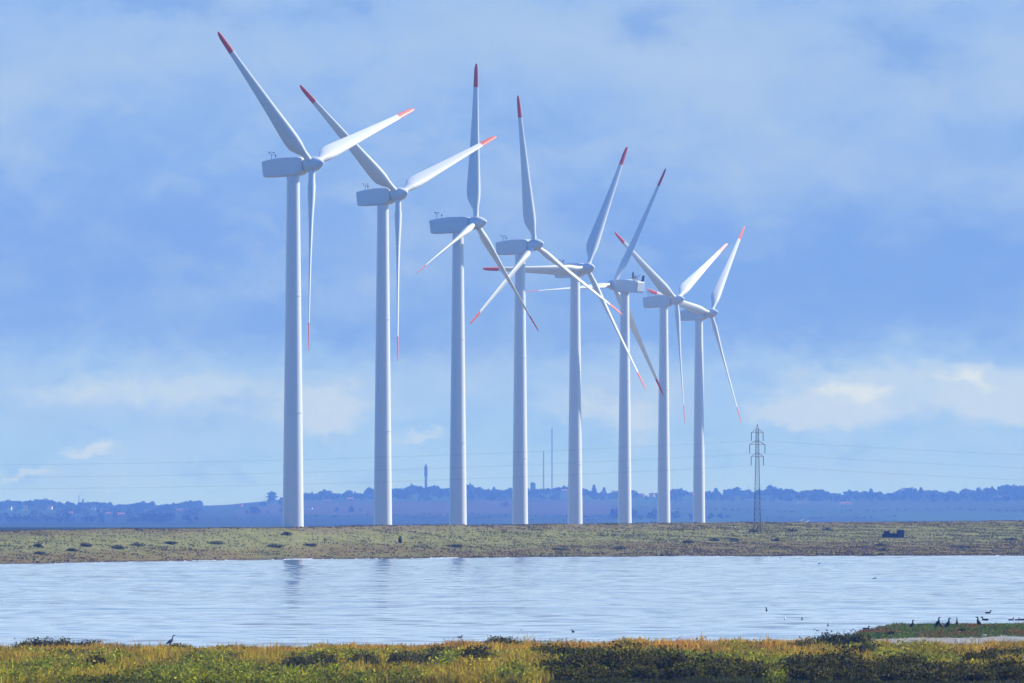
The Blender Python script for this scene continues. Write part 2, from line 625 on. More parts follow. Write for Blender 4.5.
def hills_tint(x, y):
    c = col_of(x, y)
    green = np.array([0.03, 0.045, 0.02]); plough = np.array([0.07, 0.06, 0.05]); stubble = np.array([0.07, 0.065, 0.05]); grass = np.array([0.05, 0.10, 0.035])
    n = fbm(x / 300.0, y / 2200.0, 41)
    py = HY + (HC - hills_z(x, y)) * F / y
    r = lerp(green, grass, sstep(n, 0.5, 0.62) * 0.6)
    edge = (fbm(c / 45.0, c * 0, 42) - 0.5) * 6
    fld = sstep(c, 190 + (522 - py) * 4, 205 + (522 - py) * 4) * (1 - sstep(c, 605, 622)) * sstep(py + edge, 501, 502.5) * (1 - sstep(py + edge, 514, 515.5))
    r = lerp(r, plough, fld)
    f2 = sstep(c, 640, 660) * sstep(py + edge, 502, 503.5) * (1 - sstep(py + edge, 509.5, 511))
    r = lerp(r, stubble, f2 * 0.35)
    f3 = sstep(c, 860, 900) * sstep(py + edge * 0.5, 511, 512.5) * (1 - sstep(py, 520, 522))
    r = lerp(r, grass, f3)
    return r


sheet('meadow', meadow_z, meadow_tint, np.linspace(-900, 1900, 420),
      np.concatenate([np.linspace(-200, 440, 40), np.linspace(444, 830, 200)]), M['meadow'])
sheet('bank', bank_z, bank_tint, np.linspace(-600, 1600, 700),
      np.concatenate([np.linspace(1480, 2260, 300), np.linspace(2280, 3600, 40)]), M['bank'])
sheet('hills', hills_z, hills_tint, np.linspace(-700, 1700, 600),
      np.concatenate([np.linspace(3500, 9000, 40), np.linspace(9060, 15300, 200), np.linspace(15350, 17000, 12)]), M['hills'])

# water: real wavelets, flattened where the lagoon lies calm in long streaks
def water_calm(x, y):
    st = fbm(x / 300.0, y / 15.0, 91, 5)
    fn = fbm(x / 50.0, y / 6.0, 92, 3)
    return sstep(st + 0.25 * (fn - 0.5), 0.50, 0.62)


wr = np.random.default_rng(44)
WAVES = []
WAVE_SLOPE = 0.075
for k in range(22):
    lam = 1.7 * (7.5 / 1.7) ** wr.uniform(0, 1)
    th = wr.normal(0.15, 0.36)
    WAVES.append((2 * math.pi / lam * math.sin(th), 2 * math.pi / lam * math.cos(th), wr.uniform(0, 6.28), lam))
wc = np.concatenate([[-5200, -2500, -1100], np.linspace(-420, 1440, 400), [2100, 3500, 6200]])
wd = np.concatenate([[420, 520, 580], np.linspace(620, 900, 620), np.linspace(900.5, 1860, 1300), [1900, 2000, 2100]])
Cg, Dg = np.meshgrid(wc, wd)
Xg = (Cg - 512.0) * Dg / F
Zg = np.zeros_like(Xg)
gust = 0.88 + 0.24 * fbm(Xg / 45.0, Dg / 60.0, 93)
for kx, ky, ph_, lam in WAVES:
    Zg += np.sin(kx * Xg + ky * Dg + ph_) * lam * WAVE_SLOPE / 6.28 * math.sqrt(2.0 / len(WAVES))
Zg *= (1.0 - 0.55 * water_calm(Xg, Dg)) * gust
Zg[(Cg < -420) | (Cg > 1440) | (Dg < 620) | (Dg > 1860)] = 0
nc = len(wc)
i_ = np.arange(len(wd) - 1)[:, None] * nc + np.arange(nc - 1)[None, :]
Fc = np.stack([i_, i_ + 1, i_ + nc + 1, i_ + nc], -1).reshape(-1, 4)
tag(link('water', np_mesh('water', np.stack([Xg, Dg, Zg], -1).reshape(-1, 3), Fc, None, True), M['water']), kind='structure')


# ------------------------------------------------------------------ wind turbines
RM = 30.58


def section(n=20):
    """aerofoil outline, leading edge at +x, unit chord, pitch axis at x = 0"""
    pts = []
    for i in range(n):
        a = 2 * math.pi * i / n
        xc = 0.5 * (1 + math.cos(a))                 # 1 leading .. 0 trailing
        th = 5 * (0.2969 * math.sqrt(max(1 - xc, 0)) - 0.126 * (1 - xc) - 0.3516 * (1 - xc) ** 2 + 0.2843 * (1 - xc) ** 3 - 0.1036 * (1 - xc) ** 4)
        pts.append((xc - 0.68, (1 if math.sin(a) >= 0 else -1) * th))
    return pts


BL_R = [0.6, 1.2, 1.8, 2.6, 3.6, 4.8, 6.2, 7.8, 9.6, 12, 14.5, 17, 19.5, 22, 24, 26.0, 27.2, 28.4, 29.4, 30.1, 30.45, 30.58]
BL_C = {0.6: 1.06, 1.2: 1.06, 1.8: 1.12, 2.6: 1.45, 3.6: 2.05, 4.8: 2.5, 6.2: 2.62, 7.8: 2.5, 9.6: 2.3, 12: 2.03, 14.5: 1.8, 17: 1.58, 19.5: 1.38,
        22: 1.18, 24: 1.04, 26.0: 0.92, 27.2: 0.86, 28.4: 0.80, 29.4: 0.70, 30.1: 0.52, 30.45: 0.33, 30.58: 0.10}


def blade_mesh(name, r0, r1):
    sec = section()
    n = len(sec)
    bm = bmesh.new()
    rings = []
    for r in [q for q in BL_R if r0 - 1e-6 <= q <= r1 + 1e-6]:
        ch = BL_C[r]
        circ = 1 - float(sstep(r, 1.6, 4.6))
        tw = rad(float(np.interp(r, [2, 6, 12, 20, 30.6], [14, 10, 5, 1.8, -0.5])))
        th = float(np.interp(r, [2, 4.8, 8, 15, 31], [0.95, 0.50, 0.36, 0.25, 0.17]))
        ring = []
        for i, (sxx, syy) in enumerate(sec):
            a = 2 * math.pi * i / n
            x_ = (1 - circ) * sxx * ch + circ * 0.5 * 1.06 * math.cos(a)
            y_ = (1 - circ) * syy * th * ch + circ * 0.5 * 1.06 * math.sin(a)
            # twist moves the leading edge upwind (-y)
            ring.append(bm.verts.new((x_ * math.cos(tw) + y_ * math.sin(tw), -x_ * math.sin(tw) + y_ * math.cos(tw), r)))
        rings.append(ring)
    for a, b_ in zip(rings, rings[1:]):
        for k in range(n):
            j = (k + 1) % n
            bm.faces.new((a[k], a[j], b_[j], b_[k]))
    bm.faces.new(rings[0][::-1] if r0 < 1 else rings[-1])
    return bm_mesh(name, bm, True)


ME_blade = blade_mesh('blade', 0.6, 26.0)
ME_tip = blade_mesh('blade_tip', 26.0, 30.58)
ME_blade.materials.append(M['blade'])
ME_tip.materials.append(M['red'])

bm = bmesh.new()
prof = []
for z_ in np.linspace(0, 1, 61):
    prof.append((1.72 + (1.04 - 1.72) * z_, z_))
add_lathe(bm, prof, 48)
ME_tower = bm_mesh('tower', bm, True)
ME_tower.materials.append(M['tower'])
bm = bmesh.new()
add_lathe(bm, [(1.0, -0.06), (1.05, -0.06), (1.05, 0.06), (1.0, 0.06)], 40)
ME_flange = bm_mesh('flange', bm)
ME_flange.materials.append(M['tower'])

# nacelle: side outline drawn across the width, rounded
bm = bmesh.new()
outl = [(-5.55, 0.55), (-4.2, 0.85), (-1.2, 1.2), (1.6, 1.2), (2.55, 1.02), (2.55, -1.05), (1.3, -1.72), (-0.5, -1.85), (-5.0, -2.0), (-5.25, -1.8)]
L_ = [bm.verts.new((x_, -1.3, z_)) for x_, z_ in outl]
R_ = [bm.verts.new((x_, 1.3, z_)) for x_, z_ in outl]
bm.faces.new(L_)
bm.faces.new(R_[::-1])
for i in range(len(outl)):
    j = (i + 1) % len(outl)
    bm.faces.new((L_[i], R_[i], R_[j], L_[j]))
bmesh.ops.recalc_face_normals(bm, faces=bm.faces)
bmesh.ops.bevel(bm, geom=[e for e in bm.edges if abs(e.verts[0].co.y - e.verts[1].co.y) < 0.1 or e.calc_face_angle(0) > 0.7],
                offset=0.22, segments=3, affect='EDGES', profile=0.5)
ME_nac = bm_mesh('nacelle', bm)
for p_ in ME_nac.polygons:
    p_.use_smooth = False
ME_nac.materials.append(M['nacelle'])
bm = bmesh.new()
add_lathe(bm, [(0.95, -1.18), (1.12, -1.1), (1.2, -0.6), (1.2, 0.45), (1.1, 0.95), (0.90, 1.38), (0.64, 1.78), (0.36, 2.1), (0.15, 2.27), (0.03, 2.32)], 40, 'X')
ME_spin = bm_mesh('spinner', bm, True)
ME_spin.materials.append(M['nacelle'])
bm = bmesh.new()
add_bar(bm, (-4.7, 0.5, 0.6), (-4.7, 0.5, 1.95), 0.045)
add_bar(bm, (-4.7, -0.1, 1.75), (-4.7, 1.1, 1.75), 0.04)
for s_ in (-0.1, 1.1):
    add_bar(bm, (-4.7, s_, 1.75), (-4.7, s_, 2.1), 0.035)
    add_bar(bm, (-4.95, s_, 2.1), (-4.45, s_, 2.1), 0.05)
ME_anem = bm_mesh('anemometer', bm)
ME_anem.materials.append(M['steel'])
bm = bmesh.new()
add_bar(bm, (-3.1, -0.6, 0.8), (-3.1, -0.6, 1.5), 0.04)
add_box(bm, (-3.1, -0.6, 1.55), (0.22, 0.22, 0.22))
ME_lamp = bm_mesh('beacon', bm)
ME_lamp.materials.append(M['steel'])

bm = bmesh.new()
add_box(bm, (-3.9, 0.7, 1.25), (0.12, 0.9, 1.3), Matrix.Rotation(rad(38), 3, 'Y'))
add_box(bm, (-3.45, 0.7, 2.1), (0.10, 0.5, 1.5), Matrix.Rotation(rad(-6), 3, 'Y'))
add_bar(bm, (-4.5, 0.7, 1.75), (-3.4, 0.7, 1.65), 0.10)
add_bar(bm, (-4.2, 0.2, 0.7), (-3.5, 0.5, 1.9), 0.06)
ME_hatch_a = bm_mesh('roof_hatch', bm)
ME_hatch_a.materials.append(M['dark'])
bm = bmesh.new()
add_box(bm, (-5.35, -0.75, 1.2), (0.12, 0.7, 1.7), Matrix.Rotation(rad(-14), 3, 'Y'))
add_bar(bm, (-4.6, -0.75, 0.8), (-5.4, -0.75, 1.5), 0.07)
ME_hatch_b = bm_mesh('rear_hatch', bm)
ME_hatch_b.materials.append(M['dark'])

TURB = [  # hub column, hub row, distance in metres, yaw, tilt, cone, phase, pitch, label
    (311.9, 164.2, 1768, 34.6, 6.3, 0.9, 48.3, 28, "white wind turbine at the row's tall end, one blade hanging straight down beside its tower"),
    (398.2, 194.3, 1996, 40.5, 7.1, 0.2, 51.4, 28, "second wind turbine from the tall end, upper blade crossing behind the first one's white blade"),
    (475.8, 222.9, 2073, 24.7, 5.6, 0.8, 109.0, 51, "third wind turbine from the tall end, one blade straight up, two spread like legs"),
    (534.6, 244.9, 2262, 36.3, 7.1, 1.4, 2.7, 29, "fourth wind turbine from the tall end, long bright blade slanting past the next tower"),
    (586.9, 268.3, 2396, 46.4, 5.4, -0.5, 90.8, 27, "fifth wind turbine from the tall end, one blade lying level across its nacelle"),
    (613.4, 284.8, 2580, 225.3, 4.4, -2.8, 26.4, 87, 'wind turbine turned the opposite way, dark open hatches standing on its nacelle'),
    (676.5, 299.7, 2734, 32.1, 5.9, -0.2, 58.0, 21, 'second wind turbine from the short end, two blades raised in a V'),
    (710.8, 313.1, 2907, 33.4, 5.8, 0.4, 79.1, 18, 'shortest wind turbine, last of the row and next to the lattice pylon'),
]


def make_turbine(hx, hy, D, yaw, tilt, cone, ph, pitch, label, hatches):
    P = at(hx, D, HC + (HY - hy) * D / F)
    y_, t_ = rad(yaw), rad(tilt)
    a = Vector((math.cos(y_) * math.cos(t_), -math.sin(y_) * math.cos(t_), math.sin(t_)))
    ah = Vector((math.cos(y_), -math.sin(y_), 0))
    b_ = P - ah * 3.75
    zg = float(bank_z(np.array([b_.x]), np.array([b_.y]))[0]) - 0.3
    root = empty('wind_turbine', (b_.x, b_.y, zg))
    tag(root, label, 'wind turbine', 'wind turbines in a row behind the far bank')
    H = P.z - zg
    rz = math.atan2(ah.y, ah.x)
    tw = link('tower', ME_tower, None, root)
    tw.scale = (1, 1, H - 1.75)
    for q in (0.33, 0.66):
        fl = link('flange', ME_flange, None, tw)
        s_ = 1.72 - 0.68 * q
        fl.scale = (s_, s_, 1.0 / (H - 1.75))
        fl.location = (0, 0, q)
    na = link('nacelle', ME_nac, None, root)
    na.location = (0, 0, H)
    na.rotation_euler = (0, 0, rz)
    link('anemometer', ME_anem, None, na)
    link('beacon', ME_lamp, None, na)
    if hatches:
        link('open_hatch', ME_hatch_a, None, na)['label'] = 'dark roof hatch propped open'
        link('open_hatch', ME_hatch_b, None, na)['label'] = 'dark rear hatch standing open'
    sp_ = link('spinner', ME_spin, None, root)
    off = P - Vector((b_.x, b_.y, zg))
    sp_.location = off
    sp_.rotation_euler = a.to_track_quat('X', 'Z').to_euler()
    u = a.cross(Vector((0, 0, 1))).normalized()
    w = u.cross(a)
    cn = rad(cone)
    for k in range(3):
        f = rad(ph) + k * 2 * math.pi / 3
        d = (math.cos(f) * w + math.sin(f) * u)
        tng = math.sin(f) * w - math.cos(f) * u          # direction of travel
        ax = (math.cos(cn) * a - math.sin(cn) * d)
        d = (math.cos(cn) * d + math.sin(cn) * a)
        m3 = Matrix((tng, -ax, d)).transposed()
        m3 = m3 @ Matrix.Rotation(rad(-pitch), 3, 'Z')
        bl = link('blade', ME_blade, None, root)
        bl.matrix_local = Matrix.Translation(off) @ m3.to_4x4() @ Matrix.Diagonal((1, 1, 1.025, 1))
        link('blade_tip', ME_tip, None, bl)['label'] = 'red blade tip'
    return root


for i, a_ in enumerate(TURB):
    make_turbine(*a_, hatches=(i == 5))

# ------------------------------------------------------------------ lattice pylon and its wires
PD = 1880.0
pb = at(757.3, PD, 0)
pb.z = HC - 32.6 * PD / F
PH = 19.0
zpy = lambda py: HC + (HY - py) * PD / F - pb.z       # height above the base for a picture row
ARM = Vector((0.46, 0.888, 0)).normalized()
LINE = Vector((-ARM.y, ARM.x, 0))                       # towards the left span
root = empty('lattice_pylon', pb)
tag(root, 'thin dark lattice pylon with three crossarms standing on the grassy bank', 'pylon')
ztop = zpy(430)


def half(z):
    return 0.60 + (0.22 - 0.60) * min(z / ztop, 1) ** 0.8


for (a_, b_) in ((1, 1), (1, -1), (-1, 1), (-1, -1)):
    bm = bmesh.new()
    zs = np.linspace(-0.3, ztop, 9)
    for z0, z1 in zip(zs, zs[1:]):
        h0, h1 = half(max(z0, 0)), half(z1)
        add_bar(bm, (a_ * h0, b_ * h0, z0), (a_ * h1, b_ * h1, z1), 0.042, 5)
    link('leg', bm_mesh('leg', bm), M['steel'], root)
bm = bmesh.new()
zs = [0.0]
while zs[-1] < ztop - 0.4:
    zs.append(min(zs[-1] + half(zs[-1]) * 1.9, ztop))
for z0, z1 in zip(zs, zs[1:]):
    h0, h1 = half(z0), half(z1)
    for (p0, p1) in (((1, 1), (1, -1)), ((1, -1), (-1, -1)), ((-1, -1), (-1, 1)), ((-1, 1), (1, 1))):
        add_bar(bm, (p0[0] * h0, p0[1] * h0, z0), (p1[0] * h1, p1[1] * h1, z1), 0.02, 4)
        add_bar(bm, (p1[0] * h0, p1[1] * h0, z0), (p0[0] * h1, p0[1] * h1, z1), 0.02, 4)
        add_bar(bm, (p0[0] * h1, p0[1] * h1, z1), (p1[0] * h1, p1[1] * h1, z1), 0.025, 4)
link('bracing', bm_mesh('bracing', bm), M['steel'], root)
bm = bmesh.new()
for (a_, b_) in ((1, 1), (1, -1), (-1, 1), (-1, -1)):
    add_bar(bm, (a_ * .22, b_ * .22, ztop), (0, 0, zpy(424)), 0.05, 4)
link('peak', bm_mesh('peak', bm), M['steel'], root)
levels = [(432.5, 440.5, 2.3), (444.5, 453.5, 3.0), (456.5, 465.5, 2.4)]
attach = []
for (y0, y1, L) in levels:
    bm = bmesh.new()
    za, zb = zpy(y0), zpy(y1)
    for s_ in (-1, 1):
        tip = ARM * (s_ * L)
        for e_ in (-1, 1):
            o_ = LINE * (0.25 * e_)
            add_bar(bm, o_ + Vector((0, 0, za)), tip + Vector((0, 0, za)), 0.038, 4)
            add_bar(bm, o_ + Vector((0, 0, za + 0.7)), tip + Vector((0, 0, za)), 0.03, 4)
    link('crossarm', bm_mesh('crossarm', bm), M['steel'], root)
    for s_ in (-1, 1):
        tip = ARM * (s_ * L)
        bm = bmesh.new()
        nd = 9
        zz = np.linspace(za, zb, nd)
        for z0, z1 in zip(zz, zz[1:]):
            add_bar(bm, tip + Vector((0, 0, z0)), tip + Vector((0, 0, z0 * .5 + z1 * .5)), 0.04, 8, 0.085)
            add_bar(bm, tip + Vector((0, 0, z0 * .5 + z1 * .5)), tip + Vector((0, 0, z1)), 0.085, 8, 0.04)
        link('insulator', bm_mesh('insulator', bm), M['insulator'], root)
        attach.append((pb + tip + Vector((0, 0, zb)), s_))
names = ['top', 'middle', 'lowest']
for i, (p0, s_) in enumerate(attach):
    pts = []
    for sgn, n_ in ((1, 60), (-1, 60)):
        seg = []
        for k in range(n_ + 1):
            tt = k / n_
            p_ = p0 + LINE * (sgn * 330 * tt)
            p_.z -= 4 * (4.0 if sgn > 0 else 5.0) * tt * (1 - tt)
            seg.append(p_)
        pts = seg[::-1] + pts[1:] if sgn > 0 else pts + seg[1:]
    bm = bmesh.new()
    for a_, b_ in zip(pts, pts[1:]):
        add_bar(bm, a_, b_, 0.005, 4)
    o_ = link('power_line', bm_mesh('power_line', bm), M['wire'])
    tag(o_, 'sagging %s wire hung from the %s side of the lattice pylon' % (names[i // 2], 'far' if s_ > 0 else 'near'), 'power line', 'wires on the lattice pylon')

# ------------------------------------------------------------------ dark shooting hide on the bank
hp = hit(bank_z, 893, 537.5, 1700, 2200)
sc = hp.y / F        # metres per pixel there
root = empty('hide', (hp.x, hp.y, hp.z))
tag(root, 'low dark boarded hide with a taller cabin, on the grassy bank', 'hide')
bm = bmesh.new()
add_box(bm, (7.5 * sc, 0, 0.65), (7 * sc, 1.6, 1.3))
bmesh.ops.bevel(bm, geom=list(bm.edges), offset=0.04, segments=1, affect='EDGES')
cab = link('cabin', bm_mesh('cabin', bm), M['hide_wood'], root)
bm = bmesh.new()
add_box(bm, (7.5 * sc, 0, 1.36), (7.8 * sc, 1.9, 0.10), Matrix.Rotation(rad(5), 3, 'Y'))
link('roof', bm_mesh('roof', bm), M['roof_grey'], cab)
bm = bmesh.new()
add_box(bm, (-0.2 * sc, 0.1, 0.38), (9 * sc, 1.2, 0.76))
add_box(bm, (-0.2 * sc, -0.52, 0.5), (8.2 * sc, 0.08, 0.16))
link('low_wall', bm_mesh('low_wall', bm), M['hide_wood'], root)
bm = bmesh.new()
add_box(bm, (-6.5 * sc, 0, 0.55), (6 * sc, 1.5, 1.1))
add_box(bm, (-6.5 * sc, 0, 1.13), (6.6 * sc, 1.7, 0.08), Matrix.Rotation(rad(-6), 3, 'Y'))
add_box(bm, (-10 * sc, 0, 0.35), (2 * sc, 1.0, 0.5))
link('lean_to', bm_mesh('lean_to', bm), M['hide_wood'], root)


# ------------------------------------------------------------------ plants
def blades(pos, n, h, wd, lean, tint, tvar=0.25, spread=0.25, seed=0):
    """n grass blades at each point: triangles that lean outwards"""
    r = np.random.default_rng(seed)
    N = len(pos) * n
    p_ = np.repeat(pos, n, 0) + np.c_[r.normal(0, 1, (N, 2)) * spread, np.zeros(N)]
    hh = np.repeat(h, n) * r.uniform(0.55, 1.15, N)
    az = r.uniform(0, 2 * np.pi, N)
    ln = np.abs(r.normal(0, lean, N)) * hh
    wv = np.repeat(wd, n) * r.uniform(0.6, 1.3, N)
    fa = r.uniform(0, np.pi, N)
    dx, dy = np.cos(fa) * wv / 2, np.sin(fa) * wv / 2
    tip = p_ + np.c_[np.cos(az) * ln, np.sin(az) * ln, hh]
    mid = p_ + np.c_[np.cos(az) * ln * .35, np.sin(az) * ln * .35, hh * .6]
    p_[:, 2] -= 0.05
    A = p_ - np.c_[dx, dy, 0 * dx] * .6
    B = p_ + np.c_[dx, dy, 0 * dx] * .6
    Cc = mid + np.c_[dx, dy, 0 * dx]
    Dd = tip + np.c_[dx, dy, 0 * dx] * .3
    E_ = mid - np.c_[dx, dy, 0 * dx]
    Vv = np.stack([A, B, Cc, Dd, E_], 1).reshape(-1, 3)
    i = np.arange(N)[:, None] * 5
    Fc = np.concatenate([i + np.array([[0, 1, 2, 4]]), i + np.array([[4, 2, 3, 3]])], 0)
    c_ = np.repeat(tint, n, 0) * r.lognormal(0, tvar, (N, 1)) * (1 + r.normal(0, 0.06, (N, 3)))
    cc = np.repeat(np.clip(c_, 0.005, 0.7), 5, 0)
    q = np.concatenate([i + np.array([[0, 1, 2]]), i + np.array([[0, 2, 4]]), i + np.array([[4, 2, 3]])], 0)
    return Vv, q, cc


def leaves(cen, size, tint, tvar=0.25, seed=0):
    """one tilted four-cornered leaf at each point"""
    r = np.random.default_rng(seed)
    N = len(cen)
    a = r.normal(0, 1, (N, 3)); a /= np.linalg.norm(a, axis=1)[:, None]
    b_ = np.cross(a, r.normal(0, 1, (N, 3))); b_ /= np.linalg.norm(b_, axis=1)[:, None]
    s_ = (size * r.uniform(0.6, 1.4, N))[:, None]
    Vv = np.stack([cen - a * s_, cen + b_ * s_ * .55, cen + a * s_, cen - b_ * s_ * .55], 1).reshape(-1, 3)
    i = np.arange(N)[:, None] * 4
    q = np.concatenate([i + np.array([[0, 1, 2]]), i + np.array([[0, 2, 3]])], 0)
    c_ = tint * r.lognormal(0, tvar, (N, 1)) * (1 + r.normal(0, 0.08, (N, 3)))
    return Vv, q, np.repeat(np.clip(c_, 0.005, 0.8), 4, 0)


def join(parts):
    Vs, Fs, Cs, o_ = [], [], [], 0
    for v, f, c in parts:
        Vs.append(v); Fs.append(f + o_); Cs.append(c); o_ += len(v)
    return np.concatenate(Vs), np.concatenate(Fs), np.concatenate(Cs)


# far bank: saltmarsh grass
n_ = 60000
dd = rng.uniform(1535, 2230, n_)
cc = rng.uniform(-180, 1210, n_)
ok = (dd > shore_far(cc) + 0.5) & (dd < crest_d(cc) + 12)
dd, cc = dd[ok], cc[ok]
xx = (cc - 512) * dd / F
pos = np.c_[xx, dd, bank_z(xx, dd)]
tt = (dd - shore_far(cc)) / (crest_d(cc) - shore_far(cc))
tint = bank_tint(xx, dd) * 0.74
hgt = 0.11 + 0.22 * sstep(fbm(xx / 5, dd / 7, 51), 0.45, 0.75) + 0.05 * (tt < 0.3)
v, f, c = blades(pos, 4, hgt * 0.8, np.full(len(pos), 0.22), 0.9, tint, 0.06, 0.6, 3)
tag(link('saltmarsh_grass', np_mesh('saltmarsh_grass', v, f, c), M['bank_grass']),
    'straw coloured saltmarsh grass covering the far bank below the turbines', 'grass', kind='stuff')

# near meadow: golden grass with green herbs
n_ = 130000
dd = np.sqrt(rng.uniform(445 ** 2, 664 ** 2, n_))
cc = rng.uniform(-150, 1180, n_)
ok = dd < shore_near(cc) - 1 + rng.normal(0, 1.5, n_)
dd, cc = dd[ok], cc[ok]
xx = (cc - 512) * dd / F
pos = np.c_[xx, dd, meadow_z(xx, dd)]
tint = meadow_tint(xx, dd)
cut = (dd < 485) & (((cc > 545) & (cc < 772)) | (cc > 782))
herb = (fbm(xx / 2.2, dd / 22.0, 31) + rng.normal(0, 0.08, len(dd)) - 0.25 * sstep(dd, 520, 660) + 0.1) > 0.52
tall = sstep(fbm(xx / 1.1, dd / 3.5, 61), 0.42, 0.74)
hgt = (0.20 + 0.42 * tall + 0.08 * rng.normal(0, 1, len(dd)).clip(-1, 2)) * np.where(rng.uniform(0, 1, len(dd)) < 0.02, 1.5, 1.0)
hgt = hgt * (1 - np.where(cc < 430, 0.35, 0.12) * sstep(dd, shore_near(cc) - 40, shore_near(cc) - 5))
tint = tint * (0.86 + 0.60 * tall)[:, None]
hgt = np.where(cut, hgt * 0.25, hgt)
herb = herb & ~cut
g_ = ~herb
p1 = blades(pos[g_], 6, hgt[g_], np.full(g_.sum(), 0.055), 0.30, tint[g_] * 1.15, 0.30, 0.16, 5)
hp_ = np.repeat(pos[herb], 7, 0)
r2 = np.random.default_rng(9)
hp_ = hp_ + np.c_[r2.normal(0, 0.17, (len(hp_), 2)), r2.uniform(0.1, 1.0, len(hp_)) * np.repeat(hgt[herb], 7)]
p2 = leaves(hp_, np.full(len(hp_), 0.075), np.repeat(tint[herb], 7, 0) * np.array([1.0, 1.04, 0.9]), 0.45, 6)
v, f, c = join([p1])
tag(link('meadow_grass', np_mesh('meadow_grass', v, f, c), M['grass']),
    'golden autumn grass covering the near meadow by the water', 'grass', kind='stuff')
v, f, c = join([p2])
tag(link('meadow_herbs', np_mesh('meadow_herbs', v, f, c), M['grass']),
    'low green leafy herbs mixed through the golden meadow grass', 'herbs', kind='stuff')

# spit: weeds
n_ = 14000
dd = rng.uniform(718, 785, n_)
cc = rng.uniform(835, 1200, n_)
xx = (cc - 512) * dd / F
zz = meadow_z(xx, dd)
ok = (zz > 0.06) & (fbm(xx / 3.0, dd / 9.0, 71) + 0.02 * np.minimum(dd - 727, 12) > 0.44)
xx, dd, zz, cc = xx[ok], dd[ok], zz[ok], cc[ok]
pos = np.c_[xx, dd, zz]
tint = lerp(np.array([0.09, 0.15, 0.03]), np.array([0.22, 0.10, 0.04]), sstep(fbm(xx / 2.5, dd / 9.0, 34) + rng.normal(0, .05, len(xx)), 0.5, 0.66)) * (0.7 + 0.6 * fbm(xx, dd / 3.0, 36))[:, None]
tint = lerp(tint, np.array([0.22, 0.17, 0.07]), (rng.uniform(0, 1, len(xx)) < 0.2) * 1.0)
p1 = blades(pos, 4, 0.07 + 0.36 * sstep(fbm(xx / 0.9, dd / 3.0, 72), 0.35, 0.8) * sstep(dd, 728, 742), np.full(len(pos), 0.07), 0.5, tint, 0.3, 0.12, 8)
lp = np.repeat(pos, 4, 0) + np.c_[rng.normal(0, .15, (len(pos) * 4, 2)), rng.uniform(0.02, 0.28, len(pos) * 4)]
p2 = leaves(lp, np.full(len(lp), 0.06), np.repeat(tint, 4, 0), 0.35, 9)
v, f, c = join([p1, p2])
tag(link('spit_weeds', np_mesh('spit_weeds', v, f, c), M['grass']),
    'green and reddish weeds growing on the low spit', 'weeds', kind='stuff')


# shrubs: stems and a ragged crown of leaves
def shrub_mesh(rx, ry, h, dark, light, seed, size=0.07, n=900):
    r = np.random.default_rng(seed)
    # a few boughs, leaves crowd round their ends
    nb = 9
    ba = r.uniform(0, 2 * np.pi, nb)
    br = np.sqrt(r.uniform(0, 1, nb)) * 0.75
    bh = r.uniform(0.45, 1.0, nb) * h * (1 - 0.45 * br)
    ends = np.c_[np.cos(ba) * br * rx, np.sin(ba) * br * ry, bh * 0.85]
    k = r.integers(0, nb, n)
    pt = ends[k] + r.normal(0, 1, (n, 3)) * np.array([rx * .27, ry * .27, h * .20])
    pt[:, 2] = np.clip(pt[:, 2], 0.04, h * 1.15)
    skirt = n // 3
    a = r.uniform(0, 2 * np.pi, skirt); q = np.sqrt(r.uniform(0, 1, skirt))
    sk = np.c_[np.cos(a) * q * rx, np.sin(a) * q * ry, r.uniform(0.0, 0.6, skirt) * h * (1 - 0.5 * q)]
    pt = np.concatenate([pt, sk])
    m_ = r.uniform(0, 1, (len(pt), 1)) ** 1.5
    bt = np.repeat(r.uniform(0.75, 1.3, nb)[k], 1)
    tint = np.asarray(dark) * (1 - m_) + np.asarray(light) * m_
    tint[:n] *= bt[:, None]
    v, f, c = leaves(pt, np.full(len(pt), size), tint, 0.30, seed + 1)
    me = np_mesh('foliage', v, f, c)
    bm = bmesh.new()
    for e in ends:
        midp = Vector((e[0] * .35, e[1] * .35, e[2] * .45))
        add_bar(bm, (e[0] * .08, e[1] * .08, -0.1), midp, 0.03, 5, 0.02)
        add_bar(bm, midp, e, 0.02, 5, 0.008)
    return me, bm_mesh('stems', bm)


def shrub(name, loc, rx, ry, h, dark, light, label, cat, group, seed, size=0.07, n=900):
    root = empty(name, loc)
    tag(root, label, cat, group)
    fo, st = shrub_mesh(rx, ry, h, dark, light, seed, size, n)
    link('foliage', fo, M['shrub'], root)
    link('stems', st, M['bark'], root)
    return root


DKG, LTG = (0.04, 0.037, 0.009), (0.22, 0.20, 0.03)
OLV, LOL = (0.06, 0.058, 0.018), (0.20, 0.19, 0.05)
GRY, LGR = (0.065, 0.062, 0.03), (0.22, 0.205, 0.07)
sd = 100
SH = []
